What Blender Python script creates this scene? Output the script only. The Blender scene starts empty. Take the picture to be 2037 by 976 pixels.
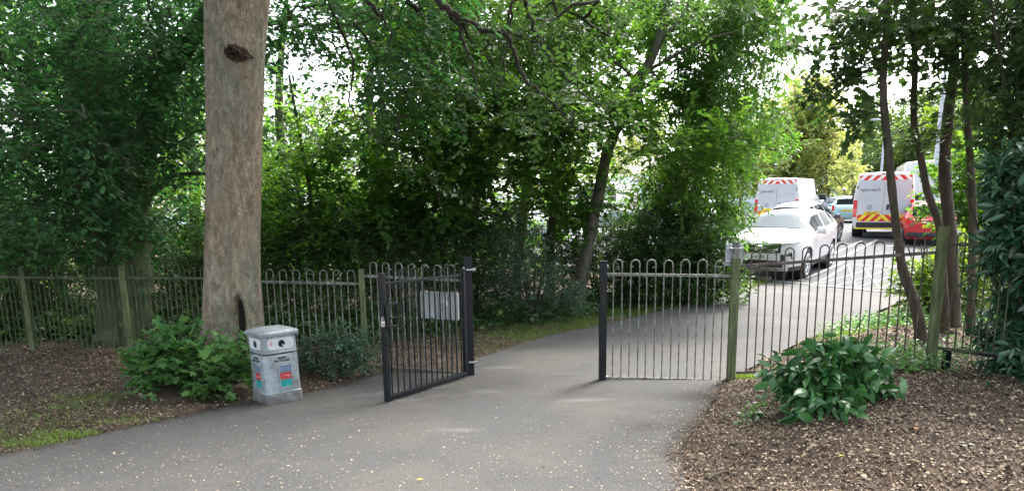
import bpy, math, random
import numpy as np
from mathutils import Vector, Matrix, geometry

R = math.radians
RNG = np.random.default_rng(7)
random.seed(7)
scene = bpy.context.scene
COL = scene.collection

# ------------------------------------------------------------------ camera
F = 1471.0; PX0 = 1018.5; PY0 = 750.0; THETA = math.atan((750 - 454) / F); ROLL = 0.0149
CAMLOC = Vector((0, 0, 1.6))
_f = Vector((0, math.cos(THETA), -math.sin(THETA)))
_u0 = Vector((0, math.sin(THETA), math.cos(THETA))); _r0 = Vector((1, 0, 0))
_r = _r0 * math.cos(ROLL) - _u0 * math.sin(ROLL)
_u = _u0 * math.cos(ROLL) + _r0 * math.sin(ROLL)
cd = bpy.data.cameras.new('camera'); cam = bpy.data.objects.new('camera', cd); COL.objects.link(cam)
cam.matrix_world = Matrix(((_r.x, _u.x, -_f.x, 0), (_r.y, _u.y, -_f.y, 0), (_r.z, _u.z, -_f.z, CAMLOC.z), (0, 0, 0, 1)))
cd.sensor_width = 36; cd.lens = F / 2037 * 36; cd.shift_y = (PY0 - 488) / 2037
cd.clip_start = 0.05; cd.clip_end = 3000
scene.camera = cam

# ------------------------------------------------------------------ sky, sun, exposure
SUN_EL, SUN_AZ = R(52), R(35)          # azimuth clockwise from +Y (view direction)
w = bpy.data.worlds.new('World'); scene.world = w; w.use_nodes = True
nt = w.node_tree; nt.nodes.clear()
sky = nt.nodes.new('ShaderNodeTexSky'); sky.sky_type = 'NISHITA'; sky.sun_disc = False
sky.sun_elevation = SUN_EL; sky.sun_rotation = SUN_AZ; sky.air_density = 1.0; sky.dust_density = 4.0; sky.ozone_density = 1.0
hs = nt.nodes.new('ShaderNodeHueSaturation'); hs.inputs['Saturation'].default_value = 0.42
bg = nt.nodes.new('ShaderNodeBackground'); bg.inputs[1].default_value = 0.14
wo = nt.nodes.new('ShaderNodeOutputWorld')
nt.links.new(sky.outputs[0], hs.inputs['Color']); nt.links.new(hs.outputs[0], bg.inputs[0]); nt.links.new(bg.outputs[0], wo.inputs[0])
sl = bpy.data.lights.new('sun', 'SUN'); so = bpy.data.objects.new('sun', sl); COL.objects.link(so)
sl.energy = 1.5; sl.angle = R(14); sl.color = (1, 0.95, 0.87)
sd = Vector((math.sin(SUN_AZ) * math.cos(SUN_EL), math.cos(SUN_AZ) * math.cos(SUN_EL), math.sin(SUN_EL)))
so.rotation_euler = sd.to_track_quat('Z', 'Y').to_euler()
vs = scene.view_settings; vs.view_transform = 'Standard'; vs.look = 'None'; vs.gamma = 1; vs.exposure = 2.36
scene.display_settings.display_device = 'sRGB'
cy = scene.cycles
scene.render.engine = 'CYCLES'
cy.max_bounces = 7; cy.diffuse_bounces = 4; cy.glossy_bounces = 3; cy.transmission_bounces = 4; cy.transparent_max_bounces = 6
cy.use_denoising = True
try: cy.denoising_prefilter = 'ACCURATE'; cy.denoising_quality = 'HIGH'
except Exception: pass
cy.caustics_reflective = False; cy.caustics_refractive = False

# ------------------------------------------------------------------ helpers
def at(px, py, Y):
    d = _f + _r * ((px - PX0) / F) + _u * ((PY0 - py) / F)
    t = Y / d.y
    return CAMLOC + d * t

def ss(x, a, b):
    t = np.clip((np.asarray(x, float) - a) / (b - a), 0, 1); return t * t * (3 - 2 * t)

def tag(o, label=None, cat=None, group=None, kind=None):
    if label: o['label'] = label
    if cat: o['category'] = cat
    if group: o['group'] = group
    if kind: o['kind'] = kind
    return o

def empty(name, loc=(0, 0, 0), rz=0, label=None, cat=None, group=None):
    o = bpy.data.objects.new(name, None); COL.objects.link(o); o.location = loc; o.rotation_euler = (0, 0, rz)
    o.empty_display_size = .1
    return tag(o, label, cat, group)

def copy_tree(o, parent=None):
    c = o.copy(); COL.objects.link(c); c.parent = parent
    for ch in KIDS.get(o.name, []): copy_tree2(ch, c)
    return c
KIDS = {}
def copy_tree2(o, parent):
    c = o.copy(); COL.objects.link(c); c.parent = parent
    for ch in KIDS.get(o.name, []): copy_tree2(ch, c)

def link(name, me, mat=None, parent=None):
    o = bpy.data.objects.new(name, me); COL.objects.link(o)
    if mat is not None:
        for m in (mat if isinstance(mat, (list, tuple)) else [mat]): me.materials.append(m)
    if parent is not None:
        o.parent = parent; KIDS.setdefault(parent.name, []).append(o)
    return o

class MB:
    def __init__(s): s.v = []; s.f = []
    def add(s, vs_, fs_):
        n = len(s.v); s.v += [tuple(p) for p in vs_]; s.f += [tuple(i + n for i in f) for f in fs_]; return s
    def box(s, c, size, m=None):
        hx, hy, hz = size[0] / 2, size[1] / 2, size[2] / 2
        p = [Vector((x, y, z)) for x in (-hx, hx) for y in (-hy, hy) for z in (-hz, hz)]
        if m is not None: p = [m @ q for q in p]
        c = Vector(c); p = [q + c for q in p]
        return s.add(p, [(0, 1, 3, 2), (4, 6, 7, 5), (0, 4, 5, 1), (2, 3, 7, 6), (0, 2, 6, 4), (1, 5, 7, 3)])
    def tube(s, pts, rad, n=8, cap=True):
        pts = [Vector(p) for p in pts]
        if not hasattr(rad, '__len__'): rad = [rad] * len(pts)
        vs_ = []; up = None
        for i, p in enumerate(pts):
            a = pts[max(i - 1, 0)]; b = pts[min(i + 1, len(pts) - 1)]
            d = (b - a)
            d = d.normalized() if d.length > 1e-9 else Vector((0, 0, 1))
            if up is None: up = d.orthogonal().normalized()
            up = (up - d * up.dot(d))
            up = up.normalized() if up.length > 1e-6 else d.orthogonal().normalized()
            sd_ = d.cross(up)
            for k in range(n):
                t = 2 * math.pi * k / n
                vs_.append(p + (up * math.cos(t) + sd_ * math.sin(t)) * rad[i])
        fs_ = []
        for i in range(len(pts) - 1):
            for k in range(n):
                k2 = (k + 1) % n
                fs_.append((i * n + k, i * n + k2, (i + 1) * n + k2, (i + 1) * n + k))
        if cap:
            fs_.append(tuple(range(n))[::-1]); fs_.append(tuple((len(pts) - 1) * n + k for k in range(n)))
        return s.add(vs_, fs_)
    def cyl(s, a, b, r, n=16): return s.tube([a, b], r, n)
    def prism(s, poly, d):      # poly: 3D points, d: offset vector
        poly = [Vector(p) for p in poly]; d = Vector(d); n = len(poly)
        vs_ = poly + [p + d for p in poly]
        fs_ = [tuple(range(n))[::-1], tuple(range(n, 2 * n))] + [(i, (i + 1) % n, n + (i + 1) % n, n + i) for i in range(n)]
        return s.add(vs_, fs_)
    def loft(s, rings, cap=True):
        n = len(rings[0]); vs_ = [p for r_ in rings for p in r_]; fs_ = []
        for i in range(len(rings) - 1):
            for k in range(n):
                k2 = (k + 1) % n; fs_.append((i * n + k, i * n + k2, (i + 1) * n + k2, (i + 1) * n + k))
        if cap: fs_.append(tuple(range(n))[::-1]); fs_.append(tuple((len(rings) - 1) * n + k for k in range(n)))
        return s.add(vs_, fs_)
    def build(s, name, mat, parent=None, smooth=None, bevel=0):
        me = bpy.data.meshes.new(name); me.from_pydata(s.v, [], s.f)
        o = link(name, me, mat, parent)
        if smooth is not None:
            me.polygons.foreach_set('use_smooth', [True] * len(me.polygons)); me.set_sharp_from_angle(angle=R(smooth))
        if bevel:
            b = o.modifiers.new('bevel', 'BEVEL'); b.width = bevel; b.segments = 2; b.limit_method = 'ANGLE'
        me.update()
        return o

def text(s, size, mat, parent, loc, rot, name='lettering', extrude=.0008, align='CENTER', sx=1.0, bold=0.0):
    c = bpy.data.curves.new(name, 'FONT'); c.body = s; c.size = size; c.extrude = extrude; c.align_x = align; c.align_y = 'CENTER'
    c.offset = bold
    c.materials.append(mat)
    t_ = bpy.data.objects.new(name, c); me = bpy.data.meshes.new_from_object(t_); bpy.data.objects.remove(t_); bpy.data.curves.remove(c)
    if not me.materials: me.materials.append(mat)
    o = bpy.data.objects.new(name, me); COL.objects.link(o); o.parent = parent; KIDS.setdefault(parent.name, []).append(o)
    o.location = loc; o.rotation_euler = rot; o.scale = (sx, 1, 1)
    return o

# ------------------------------------------------------------------ materials
def newmat(name):
    m = bpy.data.materials.new(name); m.use_nodes = True; nt = m.node_tree; nt.nodes.clear()
    out = nt.nodes.new('ShaderNodeOutputMaterial'); b = nt.nodes.new('ShaderNodeBsdfPrincipled'); nt.links.new(b.outputs[0], out.inputs[0])
    return m, nt, b, out
def c4(c): return (c[0], c[1], c[2], 1)
def ramp(nt, stops, fac):
    r = nt.nodes.new('ShaderNodeValToRGB'); e = r.color_ramp.elements
    while len(e) < len(stops): e.new(.5)
    for k, (p, c) in enumerate(stops): e[k].position = p; e[k].color = c4(c)
    nt.links.new(fac, r.inputs[0]); return r.outputs[0]
def noise(nt, scale, detail=5, rough=.6, vec=None, dist=0):
    n = nt.nodes.new('ShaderNodeTexNoise'); n.inputs['Scale'].default_value = scale; n.inputs['Detail'].default_value = detail
    n.inputs['Roughness'].default_value = rough; n.inputs['Distortion'].default_value = dist
    if vec is None:
        tc = nt.nodes.new('ShaderNodeTexCoord'); vec = tc.outputs['Object']
    nt.links.new(vec, n.inputs['Vector']); return n.outputs['Fac']
def mapped(nt, scale, coord='Object'):
    tc = nt.nodes.new('ShaderNodeTexCoord'); mp = nt.nodes.new('ShaderNodeMapping'); mp.inputs['Scale'].default_value = scale
    nt.links.new(tc.outputs[coord], mp.inputs[0]); return mp.outputs[0]
def mix(nt, fac, a, b):
    m = nt.nodes.new('ShaderNodeMix'); m.data_type = 'RGBA'
    if isinstance(fac, (int, float)): m.inputs[0].default_value = fac
    else: nt.links.new(fac, m.inputs[0])
    for i, x in ((6, a), (7, b)):
        if isinstance(x, tuple): m.inputs[i].default_value = c4(x)
        else: nt.links.new(x, m.inputs[i])
    return m.outputs[2]
def bump(nt, b, h, s=.3, d=.01):
    n = nt.nodes.new('ShaderNodeBump'); n.inputs['Strength'].default_value = s; n.inputs['Distance'].default_value = d
    nt.links.new(h, n.inputs['Height']); nt.links.new(n.outputs[0], b.inputs['Normal'])
def plain(name, col, rough=.5, metal=0, var=0.15, scale=12, coat=0, bmp=0):
    m, nt, b, _ = newmat(name)
    n = noise(nt, scale)
    lo = tuple(x * (1 - var) for x in col); hi = tuple(min(1, x * (1 + var)) for x in col)
    nt.links.new(ramp(nt, [(.3, lo), (.7, hi)], n), b.inputs['Base Color'])
    b.inputs['Roughness'].default_value = rough; b.inputs['Metallic'].default_value = metal; b.inputs['Coat Weight'].default_value = coat
    if bmp: bump(nt, b, n, bmp)
    return m

def leafmat(name, stops, trans=.35, tcol=None, rough=.45, spec=.4):
    m, nt, b, out = newmat(name)
    g = nt.nodes.new('ShaderNodeNewGeometry')
    col = ramp(nt, stops, g.outputs['Random Per Island'])
    nz = noise(nt, .9, 2)
    col2 = mix(nt, ramp(nt, [(.35, (0, 0, 0)), (.7, (.55, .55, .55))], nz), col, stops[-1][1])
    nt.links.new(col2, b.inputs['Base Color']); b.inputs['Roughness'].default_value = rough
    b.inputs['Specular IOR Level'].default_value = spec
    t = nt.nodes.new('ShaderNodeBsdfTranslucent')
    h = nt.nodes.new('ShaderNodeHueSaturation'); h.inputs['Hue'].default_value = .475; h.inputs['Saturation'].default_value = 1.15; h.inputs['Value'].default_value = 2.0
    nt.links.new(col2, h.inputs['Color']); nt.links.new(h.outputs[0], t.inputs[0])
    ms = nt.nodes.new('ShaderNodeMixShader'); ms.inputs[0].default_value = trans
    nt.links.new(b.outputs[0], ms.inputs[1]); nt.links.new(t.outputs[0], ms.inputs[2]); nt.links.new(ms.outputs[0], out.inputs[0])
    return m

M = {}
M['beech'] = leafmat('beech_leaf', [(0, (.018, .066, .026)), (.6, (.032, .105, .038)), (1, (.06, .16, .055))], .4, rough=.5, spec=.2)
M['maple'] = leafmat('maple_leaf', [(0, (.034, .11, .022)), (.5, (.06, .165, .032)), (1, (.105, .22, .045))], .52, spec=.3)
M['mapledark'] = leafmat('dark_leaf', [(0, (.025, .06, .02)), (.6, (.04, .095, .028)), (1, (.06, .13, .035))], .38)
M['ash'] = leafmat('ash_leaf', [(0, (.04, .115, .025)), (.5, (.066, .165, .036)), (1, (.1, .215, .05))], .45)
M['under'] = leafmat('undergrowth_leaf', [(0, (.03, .075, .026)), (.6, (.05, .115, .036)), (1, (.08, .16, .05))], .35)
M['overhead'] = leafmat('overhead_leaf', [(0, (.03, .07, .02)), (.6, (.045, .1, .025)), (1, (.07, .13, .03))], .4)
M['laurel'] = leafmat('laurel_leaf', [(0, (.012, .055, .02)), (.5, (.03, .12, .036)), (1, (.08, .2, .06))], .12, rough=.3, spec=.5)
M['rhodo'] = leafmat('rhododendron_leaf', [(0, (.02, .065, .038)), (.6, (.03, .095, .05)), (1, (.055, .14, .065))], .12, rough=.28, spec=.6)
M['seedling'] = leafmat('seedling_leaf', [(0, (.05, .16, .055)), (.6, (.085, .22, .075)), (1, (.15, .29, .08))], .3)
M['privet'] = leafmat('privet_leaf', [(0, (.05, .11, .07)), (.6, (.075, .155, .095)), (1, (.11, .2, .12))], .25)
M['bright'] = leafmat('bright_leaf', [(0, (.08, .17, .03)), (.6, (.13, .25, .04)), (1, (.2, .3, .05))], .4)
M['yellow'] = leafmat('yellow_leaf', [(0, (.17, .26, .08)), (.5, (.26, .34, .1)), (1, (.36, .37, .13))], .4)
M['far'] = leafmat('far_leaf', [(0, (.05, .11, .03)), (.5, (.08, .16, .04)), (1, (.13, .21, .05))], .3)
M['grass'] = leafmat('grass_blade', [(0, (.07, .15, .03)), (.6, (.12, .23, .045)), (1, (.2, .3, .07))], .4)
M['litter'] = None

def litter_mat():
    m, nt, b, out = newmat('dry_litter')
    g = nt.nodes.new('ShaderNodeNewGeometry')
    c = ramp(nt, [(0, (.04, .026, .018)), (.3, (.095, .064, .044)), (.6, (.175, .12, .08)), (.85, (.28, .21, .14)), (1, (.46, .38, .26))], g.outputs['Random Per Island'])
    nt.links.new(c, b.inputs['Base Color']); b.inputs['Roughness'].default_value = .8
    return m
M['litter'] = litter_mat()
def seed_mat():
    m, nt, b, out = newmat('pale_seed')
    g = nt.nodes.new('ShaderNodeNewGeometry')
    c = ramp(nt, [(0, (.2, .15, .08)), (.5, (.42, .34, .2)), (1, (.65, .58, .42))], g.outputs['Random Per Island'])
    nt.links.new(c, b.inputs['Base Color']); b.inputs['Roughness'].default_value = .8
    return m
M['seed'] = seed_mat()
M['crumb'] = plain('dark_soil', (.06, .042, .031), .95, 0, .4, 30)

def ground_mat():
    m, nt, b, _ = newmat('bark_mulch_soil')
    n1 = noise(nt, 45, 6, .7); n2 = noise(nt, 1.3, 4); n3 = noise(nt, 160, 3)
    c = ramp(nt, [(.3, (.03, .02, .014)), (.5, (.075, .048, .032)), (.68, (.16, .105, .066)), (.8, (.26, .19, .12))], n1)
    c2 = mix(nt, ramp(nt, [(.45, (0, 0, 0)), (.7, (.4, .4, .4))], n2), c, (.055, .038, .028))
    nt.links.new(c2, b.inputs['Base Color']); b.inputs['Roughness'].default_value = .95
    bump(nt, b, n1, .8, .03); return m
M['ground'] = ground_mat()

def asphalt_mat(name, lo, hi, dust, dustamt, sc=1.0):
    m, nt, b, _ = newmat(name)
    n1 = noise(nt, 75 * sc, 8, .8); n2 = noise(nt, .9, 5, .6, dist=.6); n3 = noise(nt, 5, 5, .65)
    c = ramp(nt, [(.32, tuple(x * .45 for x in lo)), (.47, lo), (.58, hi), (.72, tuple(x * 2 for x in hi))], n1)
    c = mix(nt, ramp(nt, [(.42, (0, 0, 0)), (.68, (dustamt,) * 3)], n2), c, dust)
    c = mix(nt, ramp(nt, [(.5, (0, 0, 0)), (.8, (dustamt * .7,) * 3)], n3), c, tuple(x * .6 for x in lo))
    nt.links.new(c, b.inputs['Base Color']); b.inputs['Roughness'].default_value = .9
    bump(nt, b, n1, .8, .012); return m
M['path'] = asphalt_mat('worn_asphalt', (.064, .064, .065), (.115, .114, .113), (.15, .13, .108), .5)
M['carpark'] = asphalt_mat('carpark_asphalt', (.062, .066, .07), (.095, .1, .106), (.11, .11, .11), .4)

def stain_mat(name, col):
    m, nt, b, out = newmat(name)
    n1 = noise(nt, 7, 7, .75, dist=.8); nt.links.new(noise_col(nt, col), b.inputs['Base Color']); b.inputs['Roughness'].default_value = .95
    g = nt.nodes.new('ShaderNodeTexCoord'); gr = nt.nodes.new('ShaderNodeTexGradient'); gr.gradient_type = 'SPHERICAL'
    nt.links.new(g.outputs['Object'], gr.inputs[0])
    mu = nt.nodes.new('ShaderNodeMath'); mu.operation = 'MULTIPLY_ADD'; mu.inputs[1].default_value = 1.1; nt.links.new(gr.outputs['Fac'], mu.inputs[0])
    sb = nt.nodes.new('ShaderNodeMath'); sb.operation = 'SUBTRACT'; sb.inputs[1].default_value = .85; nt.links.new(n1, sb.inputs[0])
    nt.links.new(sb.outputs[0], mu.inputs[2])
    cl = nt.nodes.new('ShaderNodeMath'); cl.operation = 'MULTIPLY'; cl.use_clamp = True; cl.inputs[1].default_value = .3; nt.links.new(mu.outputs[0], cl.inputs[0])
    t = nt.nodes.new('ShaderNodeBsdfTransparent'); ms = nt.nodes.new('ShaderNodeMixShader')
    nt.links.new(cl.outputs[0], ms.inputs[0]); nt.links.new(t.outputs[0], ms.inputs[1]); nt.links.new(b.outputs[0], ms.inputs[2]); nt.links.new(ms.outputs[0], out.inputs[0])
    return m
def noise_col(nt, col):
    return ramp(nt, [(.35, tuple(x * .7 for x in col)), (.65, tuple(min(1, x * 1.25) for x in col))], noise(nt, 120, 4))
M['cementdust'] = stain_mat('cement_dust', (.42, .40, .38))
M['soilstain'] = stain_mat('soil_stain', (.085, .06, .045))

def galv_mat():
    m, nt, b, _ = newmat('weathered_steel')
    n = noise(nt, 14, 6, .7); n2 = noise(nt, 3, 3)
    c = ramp(nt, [(.35, (.08, .07, .06)), (.5, (.18, .175, .16)), (.62, (.34, .345, .33)), (.75, (.5, .52, .5))], n)
    c = mix(nt, ramp(nt, [(.45, (0, 0, 0)), (.7, (.55, .55, .55))], n2), c, (.12, .13, .07))
    nt.links.new(c, b.inputs['Base Color']); b.inputs['Roughness'].default_value = .55; b.inputs['Metallic'].default_value = .25
    return m
M['galv'] = galv_mat()
def algae_steel():
    m, nt, b, _ = newmat('green_stained_steel')
    n = noise(nt, 12, 6, .7)
    c = ramp(nt, [(.35, (.03, .038, .02)), (.5, (.06, .075, .035)), (.65, (.11, .125, .075)), (.8, (.2, .2, .16))], n)
    nt.links.new(c, b.inputs['Base Color']); b.inputs['Roughness'].default_value = .7; return m
M['galvgreen'] = algae_steel()
def brownsteel():
    m, nt, b, _ = newmat('rusty_brown_steel')
    n = noise(nt, 12, 6, .7)
    c = ramp(nt, [(.35, (.05, .035, .028)), (.55, (.1, .08, .065)), (.7, (.2, .18, .15)), (.85, (.4, .4, .38))], n)
    nt.links.new(c, b.inputs['Base Color']); b.inputs['Roughness'].default_value = .6; b.inputs['Metallic'].default_value = .2; return m
M['rust'] = brownsteel()
def algae_post():
    m, nt, b, _ = newmat('algae_covered_post')
    v = mapped(nt, (14, 14, 2.2)); n = noise(nt, 1.6, 7, .7, vec=v); n2 = noise(nt, 40, 3)
    c = ramp(nt, [(.3, (.04, .045, .03)), (.42, (.085, .095, .05)), (.54, (.13, .16, .065)), (.66, (.21, .23, .14)), (.85, (.14, .12, .09))], n)
    nt.links.new(c, b.inputs['Base Color']); b.inputs['Roughness'].default_value = .85; bump(nt, b, n2, .3, .004); return m
M['algae'] = algae_post()
M['black'] = plain('black_gloss_paint', (.006, .008, .011), .38, 0, .3, 6)
M['black'].node_tree.nodes['Principled BSDF'].inputs['Specular IOR Level'].default_value = .35
M['zinc'] = plain('zinc', (.55, .56, .57), .35, .8, .2, 30)

def bark(name, stops, sc, bs=.6, patch=None, zs=.25):
    m, nt, b, _ = newmat(name)
    v = mapped(nt, (1, 1, zs)); n = noise(nt, sc, 8, .72, vec=v, dist=.5)
    c = ramp(nt, stops, n)
    h = n
    if patch:
        vv = mapped(nt, (1, 1, .45)); nd = noise(nt, 10, 4, .6, vec=vv)
        vo = nt.nodes.new('ShaderNodeTexVoronoi'); vo.inputs['Scale'].default_value = 20; vo.feature = 'DISTANCE_TO_EDGE'
        mx = nt.nodes.new('ShaderNodeVectorMath'); mx.operation = 'ADD'
        nc = nt.nodes.new('ShaderNodeTexNoise'); nc.inputs['Scale'].default_value = 9; nt.links.new(vv, nc.inputs['Vector'])
        sc2 = nt.nodes.new('ShaderNodeVectorMath'); sc2.operation = 'SCALE'; sc2.inputs['Scale'].default_value = .22; nt.links.new(nc.outputs['Color'], sc2.inputs[0])
        nt.links.new(vv, mx.inputs[0]); nt.links.new(sc2.outputs[0], mx.inputs[1]); nt.links.new(mx.outputs[0], vo.inputs['Vector'])
        vc = nt.nodes.new('ShaderNodeTexVoronoi'); vc.inputs['Scale'].default_value = 20; nt.links.new(mx.outputs[0], vc.inputs['Vector'])
        sep = nt.nodes.new('ShaderNodeSeparateColor'); nt.links.new(vc.outputs['Color'], sep.inputs[0])
        pc = ramp(nt, patch, sep.outputs[0])
        big = noise(nt, 1.8, 3, .5)
        c = mix(nt, ramp(nt, [(.42, (.12, .12, .12)), (.6, (.6, .6, .6))], big), c, pc)
        crk = ramp(nt, [(0, (.28, .28, .28)), (.035, (0, 0, 0))], vo.outputs['Distance']); crack = mix(nt, ramp(nt, [(.44, (0, 0, 0)), (.6, (1, 1, 1))], noise(nt, 5, 3)), (0, 0, 0), crk)
        c = mix(nt, crack, c, (.06, .05, .04))
        reg = noise(nt, 2.6, 4, .55, vec=mapped(nt, (1, 1, .3)))
        tint = ramp(nt, [(.32, (.14, .11, .075)), (.42, (.42, .31, .2)), (.52, (.28, .25, .18)), (.6, (.22, .25, .17)), (.7, (.46, .4, .29))], reg)
        c = mix(nt, .4, c, tint)
        hm = nt.nodes.new('ShaderNodeMath'); hm.operation = 'MULTIPLY_ADD'; hm.inputs[1].default_value = 1.0; nt.links.new(n, hm.inputs[0])
        cr2 = ramp(nt, [(0, (0, 0, 0)), (.1, (.22, .22, .22))], vo.outputs['Distance']); nt.links.new(cr2, hm.inputs[2]); h = hm.outputs[0]
    nt.links.new(c, b.inputs['Base Color']); b.inputs['Roughness'].default_value = .9
    bump(nt, b, h, bs, .05); return m
M['plane'] = bark('plane_bark', [(.38, (.06, .047, .032)), (.45, (.2, .163, .112)), (.52, (.36, .3, .21)), (.6, (.56, .49, .37))], 18, 1.0,
                  [(0, (.2, .165, .125)), (.3, (.25, .21, .16)), (.5, (.31, .26, .2)), (.75, (.24, .23, .17)), (1, (.36, .31, .24))], zs=.4)
M['beechbark'] = bark('beech_bark', [(.3, (.03, .038, .02)), (.5, (.065, .08, .036)), (.65, (.11, .12, .07)), (.8, (.16, .16, .115))], 5, .5, zs=.5)
M['bark'] = bark('brown_bark', [(.3, (.035, .027, .02)), (.5, (.085, .068, .05)), (.7, (.15, .125, .095))], 12, .6)
M['greybark'] = bark('grey_bark', [(.3, (.06, .05, .04)), (.5, (.13, .115, .09)), (.7, (.24, .22, .18))], 12, .5)
M['birchbark'] = bark('pale_bark', [(.3, (.1, .08, .06)), (.48, (.24, .2, .16)), (.62, (.4, .36, .3)), (.8, (.5, .46, .4))], 9, .4, zs=.8)
M['twig'] = plain('twig_bark', (.05, .038, .028), .9)
M['darklimb'] = bark('dark_limb_bark', [(.3, (.02, .016, .012)), (.5, (.04, .033, .026)), (.7, (.07, .062, .05))], 12, .6)
M['wounddark'] = bark('torn_wood', [(.3, (.02, .012, .008)), (.5, (.07, .04, .025)), (.7, (.15, .09, .055))], 40, 1.0)
M['hollow'] = plain('hollow_shade', (.015, .011, .009), .95)  # near-black colour standing in for shade inside trunk hollow and bin openings

M['white'] = plain('white_car_paint', (.6, .6, .6), .3, 0, .03, 2, coat=.6)
M['glass'] = plain('car_glass', (.012, .018, .018), .05, 0, .1, 2)
M['glass'].node_tree.nodes['Principled BSDF'].inputs['Specular IOR Level'].default_value = .12
M['screen'] = plain('windscreen_glass', (.06, .085, .1), .05, 0, .2, 2)  # paler blue base than the side glass stands in for reflected sky
M['screen'].node_tree.nodes['Principled BSDF'].inputs['Specular IOR Level'].default_value = .13
M['glass'].node_tree.nodes['Principled BSDF'].inputs['IOR'].default_value = 1.12
M['screen'].node_tree.nodes['Principled BSDF'].inputs['IOR'].default_value = 1.2
M['tyre'] = plain('tyre_rubber', (.02, .02, .02), .85)
M['blackplastic'] = plain('black_plastic', (.02, .02, .022), .5)
M['alloy'] = plain('alloy', (.55, .56, .57), .3, .8, .1)
M['chrome'] = plain('chrome', (.75, .76, .78), .12, 1, .03)
M['greypaint'] = plain('dark_grey_car_paint', (.1, .104, .11), .35, 0, .05, 2, coat=.4)
M['redpaint'] = plain('red_car_paint', (.5, .01, .02), .3, 0, .05, 2, coat=.7)
M['aqua'] = plain('pale_blue_car_paint', (.3, .5, .55), .3, .2, .05, 2, coat=.7)
M['blue'] = plain('blue_car_paint', (.1, .2, .4), .3, .2, .05, 2, coat=.7)
M['silver'] = plain('silver_car_paint', (.5, .52, .55), .4, .1, .05, 2, coat=.7)
M['redlamp'] = plain('red_lamp_lens', (.6, .01, .015), .2, 0, .1, 20, coat=.5)
M['clearlamp'] = plain('clear_lamp_lens', (.55, .58, .6), .12, .3, .2, 20, coat=1)
M['yplate'] = plain('yellow_plate', (.8, .55, .02), .5)
M['wplate'] = plain('white_plate', (.75, .76, .74), .5)
M['letterblack'] = plain('black_lettering', (.012, .012, .015), .5)
M['lettergrey'] = plain('grey_lettering', (.1, .11, .14), .5)
M['chevred'] = plain('reflective_red', (.65, .02, .02), .4)
M['chevyellow'] = plain('reflective_yellow', (.85, .7, .04), .4)
M['chevwhite'] = plain('reflective_white', (.8, .78, .72), .4)
M['purple'] = plain('purple_vinyl', (.16, .08, .35), .4)
M['roadpaint'] = plain('white_road_paint', (.36, .36, .35), .8, 0, .25, 25)
M['lampgrey'] = plain('galvanised_column', (.4, .43, .45), .5, .4)
M['kerb'] = plain('kerb_concrete', (.3, .29, .27), .9, 0, .25, 20)

# ------------------------------------------------------------------ foliage machinery
def tmpl(kind):
    if kind == 'oval':
        v = [(0, 0, 0), (.5, 0, -.03), (1, 0, -.1), (.28, .24, .05), (.7, .22, .02), (.28, -.24, .05), (.7, -.22, .02)]
        f = [(0, 1, 2, 4, 3), (0, 5, 6, 2, 1)]
    elif kind == 'round':
        v = [(0, 0, 0), (.5, 0, -.03), (1, 0, -.06), (.2, .3, .05), (.7, .3, .02), (.2, -.3, .05), (.7, -.3, .02)]
        f = [(0, 1, 2, 4, 3), (0, 5, 6, 2, 1)]
    elif kind == 'maple':
        v = [(0, 0, 0), (1, 0, -.08), (.08, .42, 0), (.38, .27, .05), (.66, .5, 0), (.66, .18, .04),
             (.08, -.42, 0), (.38, -.27, .05), (.66, -.5, 0), (.66, -.18, .04)]
        f = [(0, 1, 5, 4, 3, 2), (0, 6, 7, 8, 9, 1)]
    elif kind == 'lance':
        v = [(0, 0, 0), (.4, .19, .03), (1, 0, -.12), (.4, -.19, .03), (.45, 0, -.02)]
        f = [(0, 4, 2, 1), (0, 3, 2, 4)]
    elif kind in ('laurel', 'strap'):
        ts = [0, .22, .5, .78, 1]; ws = [0, .155, .215, .15, 0] if kind == 'laurel' else [0, .09, .15, .12, 0]
        v = [(t, 0, -.22 * t * t) for t in ts]
        for t, w_ in list(zip(ts, ws))[1:4]: v.append((t, w_, .035 - .22 * t * t))
        for t, w_ in list(zip(ts, ws))[1:4]: v.append((t, -w_, .035 - .22 * t * t))
        f = [(0, 1, 5), (1, 2, 6, 5), (2, 3, 7, 6), (3, 4, 7), (0, 8, 1), (1, 8, 9, 2), (2, 9, 10, 3), (3, 10, 4)]
    elif kind == 'blade':
        v = [(0, .045, 0), (0, -.045, 0), (.55, .035, .06), (.55, -.035, .06), (1, 0, .25)]
        f = [(0, 2, 3, 1), (2, 4, 3)]
    elif kind == 'chip':
        v = [(0, 0, 0), (.3, .3, .06), (.85, .22, .0), (1, -.1, .1), (.4, -.28, .02)]
        f = [(0, 4, 3, 2, 1)]
    return np.array(v, float), f

def nrm(a): return a / np.maximum(np.linalg.norm(a, axis=1, keepdims=True), 1e-9)

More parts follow.
